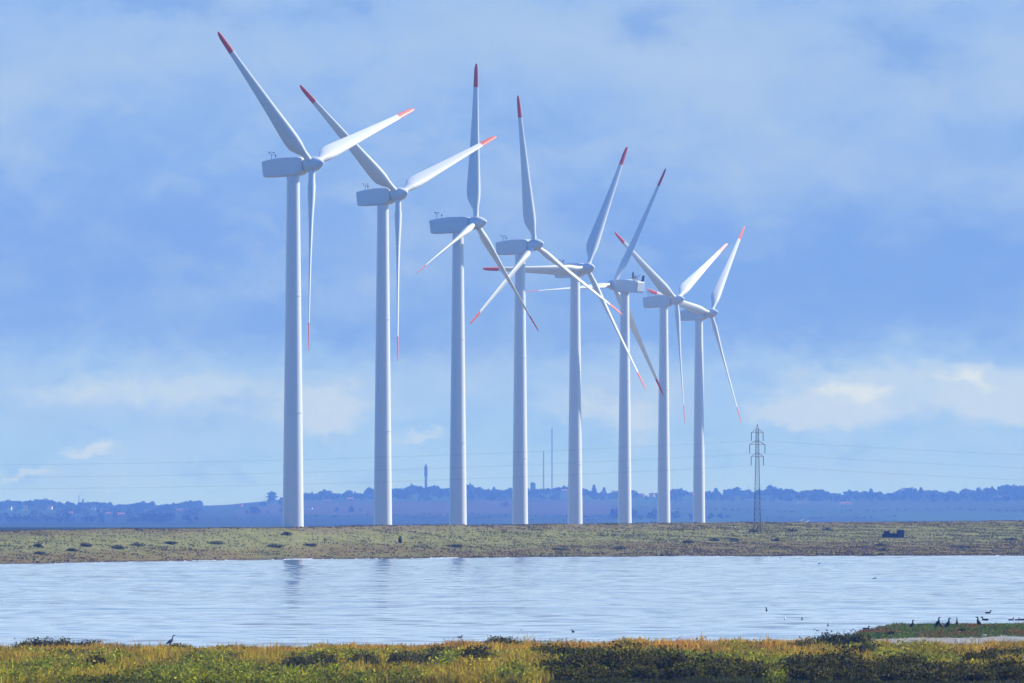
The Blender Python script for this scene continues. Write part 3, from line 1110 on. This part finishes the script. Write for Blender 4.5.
# (column, row of the top, distance, half width px, dark, light, label, group)
tl = 'dark bramble bush in the black-green thicket along the front edge, below the turbines'
tg = 'thicket below the turbines'
for i, (px, py) in enumerate([(552, 664), (572, 659), (592, 656), (612, 654), (634, 655), (655, 656), (676, 658), (697, 661), (718, 664), (739, 667), (760, 671),
                              (583, 668), (620, 667), (660, 668), (700, 671), (560, 674), (598, 675), (640, 674), (678, 676), (722, 676), (752, 678)]):
    SH.append((px, py, (471 if py > 672 else 484) + (i % 3) * 4, 20, DKG, LTG, tl, tg))
tl2 = 'dark leafy bush in the shady clump along the front edge, below the spit'
tg2 = 'clump below the spit'
for i, (px, py) in enumerate([(800, 662), (822, 659), (846, 657), (872, 664), (898, 660), (905, 669), (930, 668), (958, 670), (985, 668), (1012, 664), (1030, 668), (785, 669), (808, 677), (850, 676), (890, 677), (925, 677), (965, 678), (1005, 677)]):
    SH.append((px, py, (471 if py > 672 else 485) + (i % 3) * 4, 21, DKG, (0.20, 0.18, 0.035), tl2, tg2))
for (px, py, d_, w_, lab) in [
    (800, 645, 628, 17, 'low end bush of the green mound left of the spit, sloping down to the grass'),
    (818, 639, 634, 19, 'rounded green bush in the mound beside the spit, next to its tallest bush'),
    (836, 634, 640, 17, 'tallest bush of the green mound standing up against the water beside the spit'),
    (856, 639, 634, 18, 'green bush in the mound just before the dark tip of the spit'),
    (872, 646, 620, 16, 'small bush at the foot of the green mound, under the spit\'s dark tip')]:
    SH.append((px, py, d_, w_, DKG, (0.14, 0.16, 0.045), lab, 'green mound beside the spit'))
for (px, py, d_, w_, lab) in [
    (980, 652, 585, 14, 'dark low bush at the inner end of the trio under the spit'),
    (1000, 650, 585, 15, 'dark low bush in the middle of the trio under the spit'),
    (1020, 649, 585, 14, 'dark low bush at the picture\'s edge in the trio under the spit')]:
    SH.append((px, py, d_, w_, DKG, LTG, lab, 'trio of bushes under the spit'))
for (px, py, d_, w_, lab) in [
    (300, 658, 575, 15, 'flat grey-green bush straight below the first turbine'),
    (322, 657, 575, 14, 'flat grey-green bush between the first two turbines\' lines, low in the meadow'),
    (362, 656, 580, 15, 'grey-green bush low in the meadow, just before the second turbine\'s line'),
    (402, 655, 585, 14, 'grey-green bush low in the meadow, just past the second turbine\'s line'),
    (425, 652, 590, 14, 'dusky bush beside the compact black-green bush in the meadow'),
    (442, 647, 600, 11, 'compact black-green bush below the third turbine'),
    (475, 650, 600, 14, 'dark bush just past the third turbine\'s line'),
    (498, 639, 655, 14, 'tall straggly bush with sprigs against the water, between third and fourth turbines'),
    (514, 643, 645, 12, 'bushy clump by the straggly sprigged bush at the water\'s edge')]:
    SH.append((px, py, d_, w_, OLV if px < 430 else DKG, LGR if px < 430 else LTG, lab, 'bushes scattered in the middle meadow'))
for (px, py, d_, w_, lab) in [
    (545, 648, 600, 14, 'dusky bush below the fourth turbine, behind the thicket'),
    (568, 649, 600, 14, 'dusky bush below the fifth turbine, behind the thicket'),
    (590, 650, 590, 14, 'dusky bush just past the fifth turbine\'s line, behind the thicket')]:
    SH.append((px, py, d_, w_, DKG, LTG, lab, 'bushes behind the thicket'))
for (px, py, d_, w_, lab) in [
    (25, 642, 632, 13, 'reedy grey-green bush at the water\'s edge, last before the picture\'s edge'),
    (42, 640, 632, 14, 'reedy grey-green bush at the water\'s edge, second from the picture\'s edge'),
    (64, 641, 632, 14, 'reedy grey-green bush at the water\'s edge, third from the picture\'s edge'),
    (88, 643, 632, 13, 'reedy grey-green bush at the water\'s edge, closest to the heron')]:
    SH.append((px, py, d_, w_, GRY, LOL, lab, 'reedy bushes at the water\'s edge'))
SH.append((178, 650, 625, 11, DKG, LTG, 'small green bush in the grass just under the heron', None))
SH.append((95, 657, 575, 9, DKG, LTG, 'small dark bush alone in the golden grass near the reedy bushes', None))
for (px, py, d_, w_, dk, lt, lab, grp) in SH:
    x_ = (px - 512) * d_ / F
    zg = float(meadow_z(np.array([x_]), np.array([float(d_)]))[0])
    if 500 < d_ < 625:                                  # stand where a bush of about 0.9 m reaches that row
        q_d = np.linspace(500, 640, 281)
        gap = HC - (py - HY) * q_d / F - meadow_z((px - 512) * q_d / F, q_d) - 0.75
        d_ = float(q_d[np.argmin(np.abs(gap))])
        x_ = (px - 512) * d_ / F
        zg = float(meadow_z(np.array([x_]), np.array([d_]))[0])
    ztop_ = HC - (py - HY) * d_ / F
    h = max(ztop_ - zg, 0.45)
    sd += 3
    front = d_ < 500
    if front: h += 0.20
    shrub('bush', (x_, d_, zg - 0.02), w_ * d_ / F * 1.2, max(w_ * d_ / F, 1.2), h * (1.1 if front else 1.15), dk, lt, lab, 'bush', grp, sd, 0.07, 3000 if front else 3000)
# dark sea-blite clumps on the far bank
for i, (px, py, w_) in enumerate([(38, 547, 4), (85, 546.5, 6), (116, 548, 5), (138, 546, 7), (170, 544, 6), (216, 544, 8), (40, 554.5, 8), (72, 551, 6), (118, 549, 6),
                                  (286, 535, 5), (275, 547, 10), (310, 546, 7), (455, 547, 8), (400, 543, 1.6), (688, 543, 5), (714, 541, 5), (735, 541, 4), (753, 532, 4.5),
                                  (792, 531, 5), (827, 530.5, 5), (775, 541, 4), (880, 546, 5), (885, 551, 5), (965, 548, 10), (1010, 540, 7), (560, 550, 9), (620, 549, 6)]):
    q = hit(bank_z, px, py, 1500, 2300)
    k = q.y / F
    lab = 'low dark clump of saltmarsh shrub dotting the straw coloured far bank'
    if px == 753: lab = 'low dark shrub at the foot of the lattice pylon'
    if px == 400: lab = 'narrow upright dark shrub alone on the bank, near the second turbine'
    shrub('saltmarsh_shrub', q, w_ * k, w_ * k, (2.6 if w_ > 2 else 6) * k, (0.11, 0.12, 0.055), (0.20, 0.20, 0.085), lab, 'shrub',
          None if px in (753, 400) else 'dark shrubs on the far bank', 900 + 3 * i, 0.16, 260)
q = hit(meadow_z, 961, 634, 700, 790)
shrub('bush', q, 0.35, 0.35, 0.38, (0.03, 0.022, 0.02), (0.08, 0.05, 0.03), 'small dark brown bush on the spit below the birds', 'bush', None, 1300, 0.05, 300)
q = hit(meadow_z, 873, 636, 700, 790)
for i, px in enumerate((862, 876, 890)):
    q = hit(meadow_z, px, 637.5, 690, 790)
    shrub('bush', q, 0.55, 0.6, 0.30 + 0.05 * i, (0.02, 0.02, 0.014), (0.05, 0.07, 0.02),
          ['dark low weed bush at the outer tip of the spit', 'dark low weed bush second from the tip of the spit', 'dark low weed bush third from the tip of the spit'][i],
          'bush', 'dark bushes along the spit\'s tip', 1400 + i, 0.05, 400)


# ------------------------------------------------------------------ birds
def bird_cormorant(s=1.0):
    bm = bmesh.new()
    add_loft(bm, [(-.36, 0, .05), (-.28, 0, .10), (-.18, 0, .22), (-.07, 0, .36), (.03, 0, .50), (.07, 0, .60), (.06, 0, .70), (.05, 0, .78), (.08, 0, .845), (.14, 0, .86), (.17, 0, .855), (.27, 0, .845)],
             [.03, .07, .13, .165, .14, .09, .06, .055, .06, .06, .035, .012], 10, 0.9)
    for y_ in (-.06, .06):
        add_bar(bm, (-.05, y_, -.06), (-.08, y_, .26), .03, 6)
        add_box(bm, (0.0, y_, -.045), (.14, .07, .02))
    return bm_mesh('cormorant', bm, True)


def bird_heron():
    bm = bmesh.new()
    add_loft(bm, [(-.42, 0, .38), (-.32, 0, .42), (-.16, 0, .50), (.02, 0, .60), (.12, 0, .68), (.15, 0, .76), (.13, 0, .86), (.17, 0, .95), (.25, 0, 1.02), (.32, 0, 1.03), (.37, 0, 1.02), (.52, 0, 1.0)],
             [.02, .06, .12, .14, .09, .055, .045, .042, .045, .045, .025, .006], 10, 0.8)
    for y_ in (-.05, .05):
        add_bar(bm, (-.02, y_, -.1), (-.05, y_, .25), .016, 6)
        add_bar(bm, (-.05, y_, .25), (0, y_, .5), .03, 6)
    return bm_mesh('heron', bm, True)


def bird_duck():
    bm = bmesh.new()
    add_loft(bm, [(-.30, 0, .12), (-.22, 0, .10), (-.10, 0, .07), (.04, 0, .06), (.14, 0, .08), (.19, 0, .14), (.19, 0, .22), (.22, 0, .275), (.27, 0, .28), (.30, 0, .265), (.36, 0, .255)],
             [.015, .06, .105, .12, .09, .055, .045, .055, .05, .025, .01], 10, 0.95)
    return bm_mesh('duck', bm, True)


def bird_gull():
    bm = bmesh.new()
    add_loft(bm, [(-.30, 0, .20), (-.20, 0, .18), (-.08, 0, .16), (.06, 0, .17), (.13, 0, .22), (.16, 0, .28), (.19, 0, .33), (.235, 0, .325), (.27, 0, .31), (.31, 0, .30)],
             [.015, .05, .09, .10, .07, .05, .055, .04, .02, .006], 10, 0.9)
    for y_ in (-.04, .04):
        add_bar(bm, (0, y_, -.05), (0, y_, .1), .012, 6)
    return bm_mesh('gull', bm, True)


ME_cor, ME_her, ME_duck, ME_gull, ME_heron_b = bird_cormorant(), bird_heron(), bird_duck(), bird_gull(), None
ME_cor.materials.append(M['black_feather'])
ME_her.materials.append(M['grey_feather'])
ME_duck.materials.append(M['brown_feather'])
ME_gull.materials.append(M['white_feather'])


def bird(name, me, loc, rz, s, label, cat, group=None, tilt=0.0):
    o_ = link(name, me)
    o_.location = loc
    o_.rotation_euler = (0, tilt, rz)
    o_.scale = (s, s, s)
    return tag(o_, label, cat, group)


CG = 'cormorants resting on the spit'
for (px, py, d_, rz, s, lab, til) in [
    (912, 629, 752, 20, .78, 'black cormorant standing apart from the others at the outer end of the spit', 0),
    (938, 623.5, 756, 10, .82, 'slim upright black cormorant, first of the trio on the spit', 0),
    (941.5, 623.5, 754, 200, .62, 'small hunched black cormorant leaning between two others on the spit', 0.25),
    (948, 626.0, 752, 15, .90, 'broadest black cormorant of the trio, squatting on the bare sand', 0.0),
    (957, 624.0, 757, 100, .72, 'slender dusky cormorant half hidden in weeds beside the trio', 0),
    (978.5, 623, 756, 170, .86, 'black cormorant standing alone among the weeds, neck stretched up', 0)]:
    x_ = (px - 512) * d_ / F
    z_ = float(meadow_z(np.array([x_]), np.array([float(d_)]))[0])
    bird("cormorant", ME_cor, (x_, d_, z_ + 0.12), rad(rz), s, lab, 'bird', CG, til)
z_ = HC - (648.5 - HY) * 640 / F
bird('heron', ME_her, ((171 - 512) * 640 / F, 640, z_), rad(25), 0.76, 'grey heron with raised neck standing at the water\'s edge', 'bird')


def on_water(px, py):
    d_ = HC * F / (py - HY)
    return ((px - 512) * d_ / F, d_, -0.02)


BG = 'small birds on the water'
for (px, py, kind, rz, s, lab) in [
    (988, 613.5, 'duck', 0, .9, 'dark duck swimming farthest out behind the spit'),
    (985, 620.5, 'duck', 180, 1.0, 'brown duck swimming close behind the lone weedland cormorant'),
    (1011, 620.5, 'duck', 0, .8, 'first of three ducks in a line behind the end of the spit'),
    (1017, 620.5, 'duck', 30, .8, 'middle one of three ducks in a line behind the spit'),
    (1022, 620.5, 'duck', 10, .9, 'last of three ducks in a line behind the spit, at the picture\'s edge'),
    (785, 620, 'gull', 90, .9, 'white gull floating beside a dark duck'),
    (802, 620.5, 'duck', 90, .9, 'dark duck floating beside a white gull'),
    (828, 626.5, 'duck', 90, .8, 'faint duck above the tallest bush of the green mound'),
    (866, 629.5, 'duck', 0, .9, 'duck swimming just off the tip of the spit'),
    (523, 631.5, 'duck', 180, .55, 'low dark duck on the water, between the fourth turbine\'s line and the straggly bush'),
    (573, 632, 'duck', 120, .65, 'dark duck with raised head on the water below the fifth turbine'),
    (767, 612, 'cormorant', 180, .75, 'long-necked bird swimming alone below the lattice pylon'),
    (874, 579, 'duck', 0, .8, 'dark duck far out on the water below the dark hide'),
    (819, 564, 'gull', 0, .9, 'white gull floating near the far bank, between pylon and hide'),
    (780, 558.5, 'gull', 0, .9, 'white gull floating close under the far bank beside the pylon\'s line'),
    (460, 637.5, 'duck', 0, .6, 'dark duck near the meadow\'s edge below the third turbine'),  # duck mesh placed in lieu of the third tower's dark reflection
]:
    me = {'duck': ME_duck, 'gull': ME_gull, 'cormorant': ME_cor}[kind]
    p_ = on_water(px, py)
    p_ = (p_[0], p_[1], -0.02 if kind == 'duck' else (-0.08 if kind == 'gull' else -0.30))
    bird(kind, me, p_, rad(rz), s, lab, 'bird', BG)
for (px, py, lab) in [(801, 524.8, 'tiny white gull sitting on the top edge of the bank, beside another gull'), (806.5, 526.0, 'white gull resting on the bank a little below its neighbour')]:
    q = hit(bank_z, px, py, 1700, 2400)
    bird('gull', ME_gull, (q.x, q.y, q.z + 0.5), rad(20), 1.7, lab, 'bird', 'gulls on the bank')

# white stone on the sand, foam along the far edge
bm = bmesh.new()
bmesh.ops.create_icosphere(bm, subdivisions=2, radius=0.16)
for v_ in bm.verts:
    v_.co *= 1 + 0.15 * math.sin(v_.co.x * 31 + v_.co.y * 17 + v_.co.z * 23)
    v_.co.z *= 0.7
    v_.co.x *= 1.3
q = hit(meadow_z, 984, 636.5, 690, 790)
o_ = link('stone', bm_mesh('stone', bm, True), M['stone'])
o_.location = (q.x, q.y, q.z + 0.05)
tag(o_, 'pale white stone lying on the sandy strip of the spit', 'stone')
pts = []
for (c0, c1, dn) in [(284, 312, 3.0), (430, 458, 2.0), (705, 722, 1.2), (-100, 1124, .05)]:
    for k in range(int((c1 - c0) * dn)):
        px = rng.uniform(c0, c1)
        d_ = float(shore_far(px)) - abs(rng.normal(0, 3.0)) - 0.3
        pts.append(((px - 512) * d_ / F, d_, 0.03))
pts = np.array(pts)
r_ = rng.uniform(0.05, 0.16, len(pts))
k8 = np.arange(6) * np.pi / 3
ring = np.stack([np.cos(k8), np.sin(k8) * 1.3, 0 * k8], -1)
Vv = (pts[:, None, :] + ring[None] * np.stack([r_ * 2.2, r_, r_], -1)[:, None, :])
top = pts + np.c_[0 * r_, 0 * r_, r_ * 0.8]
Vv = np.concatenate([Vv, top[:, None, :]], 1).reshape(-1, 3)
i = np.arange(len(pts))[:, None] * 7
Fc = np.concatenate([i + np.array([[k, (k + 1) % 6, 6]]) for k in range(6)], 0)
tag(link('foam', np_mesh('foam', Vv, Fc), M['foam']), 'white flecks of foam breaking along the far shore', 'foam', kind='stuff')


# ------------------------------------------------------------------ far hills: woods, houses, masts
def crowns(P, R, H, tint, seed, k=26):
    """rough tree heads: many leaf clumps in each"""
    r = np.random.default_rng(seed)
    N = len(P) * k
    a = r.normal(0, 1, (N, 3)); a /= np.linalg.norm(a, axis=1)[:, None]
    q = r.uniform(0.55, 1.0, (N, 1))
    c = np.repeat(P, k, 0) + a * q * np.c_[np.repeat(R, k), np.repeat(R, k), np.repeat(H, k) * .5] + np.c_[np.zeros((N, 2)), np.repeat(H, k) * .5]
    return leaves(c, np.repeat(R, k) * 0.5, np.repeat(tint, k, 0), 0.25, seed + 1)


NW = 6500
c_ = rng.uniform(-180, 1210, NW)
d_ = rng.uniform(11000, 15050, NW)
d_[:2600] = rng.uniform(14600, 15060, 2600)
x_ = (c_ - 512) * d_ / F
py_ = HY + (HC - hills_z(x_, d_)) * F / d_
fieldish = ((c_ > 200) & (c_ < 620) & (py_ > 500.5)) | ((c_ >= 620) & (py_ > 501.5))
keep = (~fieldish) | (fbm(x_ / 160., d_ / 500., 81) > 0.74)
keep &= (fbm(x_ / 35., d_ / 800., 82) > 0.30)
for hx_, hy_, hw_ in ((10, 510, 3.5), (25.5, 510.5, 4), (50, 509.5, 4.5), (93.5, 510, 4.5), (108, 515.5, 5), (121, 516, 7), (179, 512, 6), (240, 507, 5), (308.5, 509.5, 8),
                      (328, 503, 5), (350, 501, 6), (564, 492.5, 6), (640, 494.5, 8), (652, 496, 5), (690, 495.5, 6), (802, 504, 10), (846, 505, 12)):
    keep &= ~((np.abs(c_ - hx_) < hw_ * .5 + 2.5) & (py_ > hy_ - 0.6) & (py_ < hy_ + 8))     # gardens open towards the lagoon
c_, d_, x_ = c_[keep], d_[keep], x_[keep]
hh = (2.5 + 7.0 * sstep(fbm(x_ / 15., d_ / 900., 83), 0.3, 0.8) + rng.uniform(0, 2.2, len(c_))) * np.where(c_ < 250, 0.72, 1.0)
RR = hh * rng.uniform(0.35, 0.75, len(c_))
tn = np.array([0.035, 0.05, 0.02]) * rng.lognormal(0, 0.3, (len(c_), 1))
P_ = np.c_[x_, d_, hills_z(x_, d_) - 0.5]
hl = []
for (px0, px1, py, n) in [(300, 620, 515.5, 90), (640, 1024, 510.5, 120), (200, 330, 520, 40), (400, 700, 519, 90), (760, 900, 517, 50)]:
    for k in range(n):
        px = rng.uniform(px0, px1)
        q = hit(hills_z, px, py + rng.normal(0, 0.5) + 1.5 * math.sin(px / 40.), 9500, 15000, 1500)
        s_ = q.y / F
        hl.append((q.x, q.y, q.z - .3, rng.uniform(0.6, 1.4) * s_))
hl = np.array(hl)
v1 = crowns(P_, RR, hh, tn, 12)
v2 = crowns(hl[:, :3], hl[:, 3], hl[:, 3] * 0.9, np.tile(np.array([[0.035, 0.05, 0.02]]), (len(hl), 1)), 13)
v, f, c = join([v1, v2])
tag(link('woodland', np_mesh('woodland', v, f, c), M['wood']), 'hazy blue woods and hedges covering the far hills', 'woods', kind='stuff')

# trees on the ridge one can tell apart
TG = 'single trees on the ridge'
for i, (px, top, w_, lab) in enumerate([
    (272, 492, 6, 'lone broad tree standing up on the ridge just before the first turbine'),
    (152, 502, 3, 'small round tree rising over the low ridge, before the lone broad tree'),
    (494, 487.5, 3, 'ridge tree with a peaked top between the third and fourth turbines'),
    (594, 485.5, 3, 'peaked ridge tree standing just past the fifth turbine'),
    (604, 488, 2.4, 'smaller peaked ridge tree, near the sixth turbine\'s tower'),
    (716, 488.5, 4, 'pointed ridge tree just past the last turbine'),
    (737, 487.5, 5, 'spreading ridge tree close before the lattice pylon'),
    (770, 485.5, 5, 'dark rounded ridge tree right behind the pylon\'s far side'),
    (871, 489, 3.5, 'pointed conifer on the ridge above the dark hide'),
    (921, 488, 3.5, 'tallest pointed conifer on the ridge past the dark hide'),
    (978, 488, 2.6, 'slim conifer on the ridge near the picture\'s edge'),
    (992, 487, 2.6, 'slim conifer on the ridge, last before the picture\'s edge')]):
    d0 = 14950.0
    x0 = (px - 512) * d0 / F
    zg = float(hills_z(np.array([x0]), np.array([d0]))[0])
    H = HC + (HY - top) * d0 / F - zg
    root = empty('conifer_tree' if 'conifer' in lab else 'tree', (x0, d0, zg))
    tag(root, lab, 'tree', TG)
    k = d0 / F
    r = np.random.default_rng(500 + i)
    nn = 420
    hq = r.uniform(0.02, 1.0, nn)
    prof_ = (1 - hq) ** 0.8 + 0.08 if ('pointed' in lab or 'conifer' in lab or 'peaked' in lab) else np.sqrt(np.clip(1 - ((hq - 0.36) / 0.66) ** 2, 0.02, 1)) * (0.8 + 0.3 * np.sin(hq * 17 + i))
    a = r.uniform(0, 2 * np.pi, nn); q_ = np.sqrt(r.uniform(0, 1, nn))
    rr = w_ * k * prof_ * q_ * r.uniform(.8, 1.2, nn)
    P3 = np.c_[np.cos(a) * rr, np.sin(a) * rr, hq * H]
    v, f, c = leaves(P3, np.full(nn, 1.5), np.tile(np.array([[0.035, 0.05, 0.02]]), (nn, 1)), 0.3, 600 + i)
    link('crown', np_mesh('crown', v, f, c), M['wood'], root)
    bm = bmesh.new()
    add_bar(bm, (0, 0, -1), (0, 0, H * .75), 0.5, 7, 0.15)
    for q9 in range(4):
        add_bar(bm, (0, 0, H * (.3 + .1 * q9)), (math.cos(q9 * 1.7) * w_ * k * .5, math.sin(q9 * 1.7) * w_ * k * .5, H * (.5 + .1 * q9)), 0.2, 5, 0.06)
    link('trunk', bm_mesh('trunk', bm), M['bark'], root)

# houses
HG = 'houses on the far hills'


def make_house(px, py, wpx, hpx, wall, roof, label, rz):
    q = hit(hills_z, px, py, 9500, 15100, 3000)
    k = q.y / F
    L, Dp, h = wpx * k, max(6.0, wpx * k * .6), hpx * k * 0.6
    rh = hpx * k * 0.5
    root = empty('house', q, rz)
    tag(root, label, 'house', HG)
    bm = bmesh.new()
    add_box(bm, (0, 0, h / 2 - .5), (L, Dp, h + 1))
    for s_ in (-1, 1):
        g1 = [bm.verts.new((s_ * L / 2, y_, z_)) for y_, z_ in ((-Dp / 2, h), (Dp / 2, h), (0, h + rh))]
        bm.faces.new(g1)
    wl = link('wall', bm_mesh('wall', bm), wall, root)
    bm = bmesh.new()
    for s_ in (-1, 1):
        a0 = Vector((0, s_ * (Dp / 2 + .4), h - .25)); a1 = Vector((0, 0, h + rh + .06))
        n_v = Vector((0, s_ * rh, Dp / 2)).normalized() * 0.25
        pts8 = []
        for xs in (-L / 2 - .4, L / 2 + .4):
            for pz in (a0, a1):
                pts8.append(bm.verts.new((xs, pz.y, pz.z)))
                pts8.append(bm.verts.new((xs, pz.y + n_v.y, pz.z + n_v.z)))
        for f4 in ((0, 1, 3, 2), (4, 6, 7, 5), (0, 4, 5, 1), (2, 3, 7, 6), (1, 5, 7, 3), (0, 2, 6, 4)):
            bm.faces.new([pts8[j] for j in f4])
    rf = link('roof', bm_mesh('roof', bm), roof, root)
    bm = bmesh.new()
    add_box(bm, (L * .2, 0, h + rh + .4), (.7, .7, 1.4))
    link('chimney', bm_mesh('chimney', bm), M['house_brick'], rf)
    nw = max(1, int(L / 4))
    for j in range(nw):
        bm = bmesh.new()
        add_box(bm, ((j + .5) * L / nw - L / 2, -Dp / 2 - .02, h * .55), (1.1, .08, 1.2))
        link('window', bm_mesh('window', bm), M['glass'], wl)
    return root


wl_, rb = M['house_white'], M['house_brick']
for (px, py, w_, h_, wl0, rf0, lab) in [
    (10, 510, 3.5, 4.5, wl_, M['roof_grey'], 'whitish house in the trees, nearest the picture\'s edge on the low hill'),
    (25.5, 510.5, 4, 4.5, wl_, M['roof_red'], 'bright white house in the trees, second from the picture\'s edge'),
    (50, 509.5, 4.5, 4, wl_, M['roof_red'], 'white house under a humped tree clump, third from the picture\'s edge'),
    (93.5, 510, 4.5, 4.5, wl_, M['roof_grey'], 'white house close by the small spire'),
    (108, 515.5, 5, 3, rb, M['roof_red'], 'long low brick house below the bare dip in the ridge'),
    (121, 516, 7, 3, rb, M['roof_red'], 'widest low brick house below the bare dip in the ridge'),
    (70, 515, 6, 3, rb, M['roof_red'], 'low brick house downhill from the small spire'),
    (179, 512, 6, 3, rb, M['roof_red'], 'reddish house on the low ridge, brighter roofed than its neighbour'),
    (186, 511.5, 5, 3, rb, M['roof_grey'], 'grey roofed house on the low ridge beside a reddish one'),
    (240, 507, 5, 3, rb, M['roof_red'], 'reddish house below the lone broad ridge tree'),
    (308.5, 509.5, 8, 3, wl_, M['roof_grey'], 'long white farm building just past the first turbine'),
    (328, 503, 5, 3, rb, M['roof_red'], 'brick house in the trees between the first two turbines'),
    (350, 501, 6, 3, rb, M['roof_red'], 'red roofed house in the trees before the second turbine'),
    (564, 492.5, 6, 3, rb, M['roof_red'], 'red roofed house on the ridge by the fifth turbine'),
    (640, 494.5, 8, 3, rb, M['roof_red'], 'long red roofed house on the ridge past the sixth turbine'),
    (652, 496, 5, 3, wl_, M['roof_red'], 'white house on the ridge before the seventh turbine'),
    (690, 495.5, 6, 3, rb, M['roof_red'], 'red roofed house between the last two turbines'),
    (802, 504, 10, 2.5, wl_, M['roof_grey'], 'pale long barn below the ridge, just past the pylon'),
    (846, 505, 12, 2.5, wl_, M['roof_red'], 'pale pinkish barn below the ridge, before the dark hide'),
    (1002, 499, 6, 2.5, rb, M['roof_red'], 'low red roofed house under the ridge conifers')]:
    make_house(px, py, w_, h_, wl0, rf0, lab, rad((px * 37) % 40 - 20))

MG = 'masts on the ridge'


def ridge_base(px, d0=14980.0):
    x0 = (px - 512) * d0 / F
    return Vector((x0, d0, float(hills_z(np.array([x0]), np.array([d0]))[0]))), d0 / F


q, k = ridge_base(426)
root = empty('telecom_tower', q)
tag(root, 'thick dark telecom tower with a bulky aerial head on the ridge', 'tower')
H = HC + (HY - 464) * k - q.z
bm = bmesh.new()
add_lathe(bm, [(2.0, -1), (1.7, H * .45), (1.5, H * .62)], 20)
link('shaft', bm_mesh('shaft', bm, True), M['concrete'], root)
bm = bmesh.new()
add_lathe(bm, [(2.2, H * .55), (2.4, H * .57), (2.4, H * .9), (2.1, H * .93)], 20)
hd = link('aerial_head', bm_mesh('aerial_head', bm), M['concrete'], root)
bm = bmesh.new()
add_lathe(bm, [(1.1, H * .92), (1.1, H)], 16)
link('mast_top', bm_mesh('mast_top', bm), M['concrete'], hd)
for (px, top, r0, lab) in [(552, 428, .75, 'tallest thin radio mast on the ridge, past the fourth turbine'), (543.5, 451, .75, 'shorter thin radio mast beside the tallest one'),
                           (411, 482, .5, 'short faint mast beside the thick telecom tower'), (79, 495, .4, 'faint thin mast over the low ridge beside the small spire')]:
    q, k = ridge_base(px)
    H = HC + (HY - top) * k - q.z
    root = empty('radio_mast', q)
    tag(root, lab, 'mast', MG)
    for a in range(3):
        bm = bmesh.new()
        t_ = a * 2 * math.pi / 3 + .3
        add_bar(bm, (math.cos(t_) * r0, math.sin(t_) * r0, -1), (math.cos(t_) * r0 * .7, math.sin(t_) * r0 * .7, H), 0.22, 5)
        link('leg', bm_mesh('leg', bm), M['steel'], root)
    bm = bmesh.new()
    n_ = int(H / 2.2)
    for j in range(n_):
        for a in range(3):
            t0, t1 = a * 2 * math.pi / 3 + .3, (a + 1) * 2 * math.pi / 3 + .3
            add_bar(bm, (math.cos(t0) * r0 * .85, math.sin(t0) * r0 * .85, j * 2.2), (math.cos(t1) * r0 * .85, math.sin(t1) * r0 * .85, (j + 1) * 2.2), 0.1, 4)
    link('bracing', bm_mesh('bracing', bm), M['steel'], root)
q, k = ridge_base(533)
root = empty('block_building', q)
tag(root, 'dark flat topped block standing on the ridge before the two thin masts', 'building')
H = HC + (HY - 483.5) * k - q.z
bm = bmesh.new()
add_box(bm, (0, 0, H / 2 - .5), (7, 7, H + 1))
wl = link('wall', bm_mesh('wall', bm), M['concrete'], root)
bm = bmesh.new()
add_box(bm, (-.8, 0, H + 1.2), (3.2, 3.2, 1.4)); add_box(bm, (0, 0, H + .25), (7.4, 7.4, .5))
link('roof', bm_mesh('roof', bm), M['roof_grey'], root)
q, k = ridge_base(83)
root = empty('church', q)
tag(root, 'small dark church tower with a spire on the low ridge', 'church')
bm = bmesh.new()
add_box(bm, (0, 0, 2.5), (2.6, 2.6, 7))
link('tower', bm_mesh('tower', bm), M['concrete'], root)
bm = bmesh.new()
add_bar(bm, (0, 0, 6.0), (0, 0, 10.5), 1.6, 8, 0.05)
link('spire', bm_mesh('spire', bm), M['roof_grey'], root)
bm = bmesh.new()
add_box(bm, (4.2, 0, 1.2), (5.6, 3.4, 4))
link('nave', bm_mesh('nave', bm), M['concrete'], root)

# ------------------------------------------------------------------ air
HAZE = 0.0001
m, t, o = mat_new('haze_air')
m.cycles.homogeneous_volume = True
pv = t.new('ShaderNodeVolumePrincipled')
pv.inputs['Color'].default_value = (0.14, 0.31, 1.0, 1)
pv.inputs['Absorption Color'].default_value = (1, 1, 1, 1)
pv.inputs['Density'].default_value = HAZE
pv.inputs['Density Attribute'].default_value = ''
t.l.new(pv.outputs[0], o.inputs['Volume'])
bm = bmesh.new()
add_box(bm, (0, 8500, 45), (7000, 17800, 116))
tag(link('haze', bm_mesh('haze', bm), m), 'thin blue haze between the viewer and the far hills', 'haze', kind='stuff')
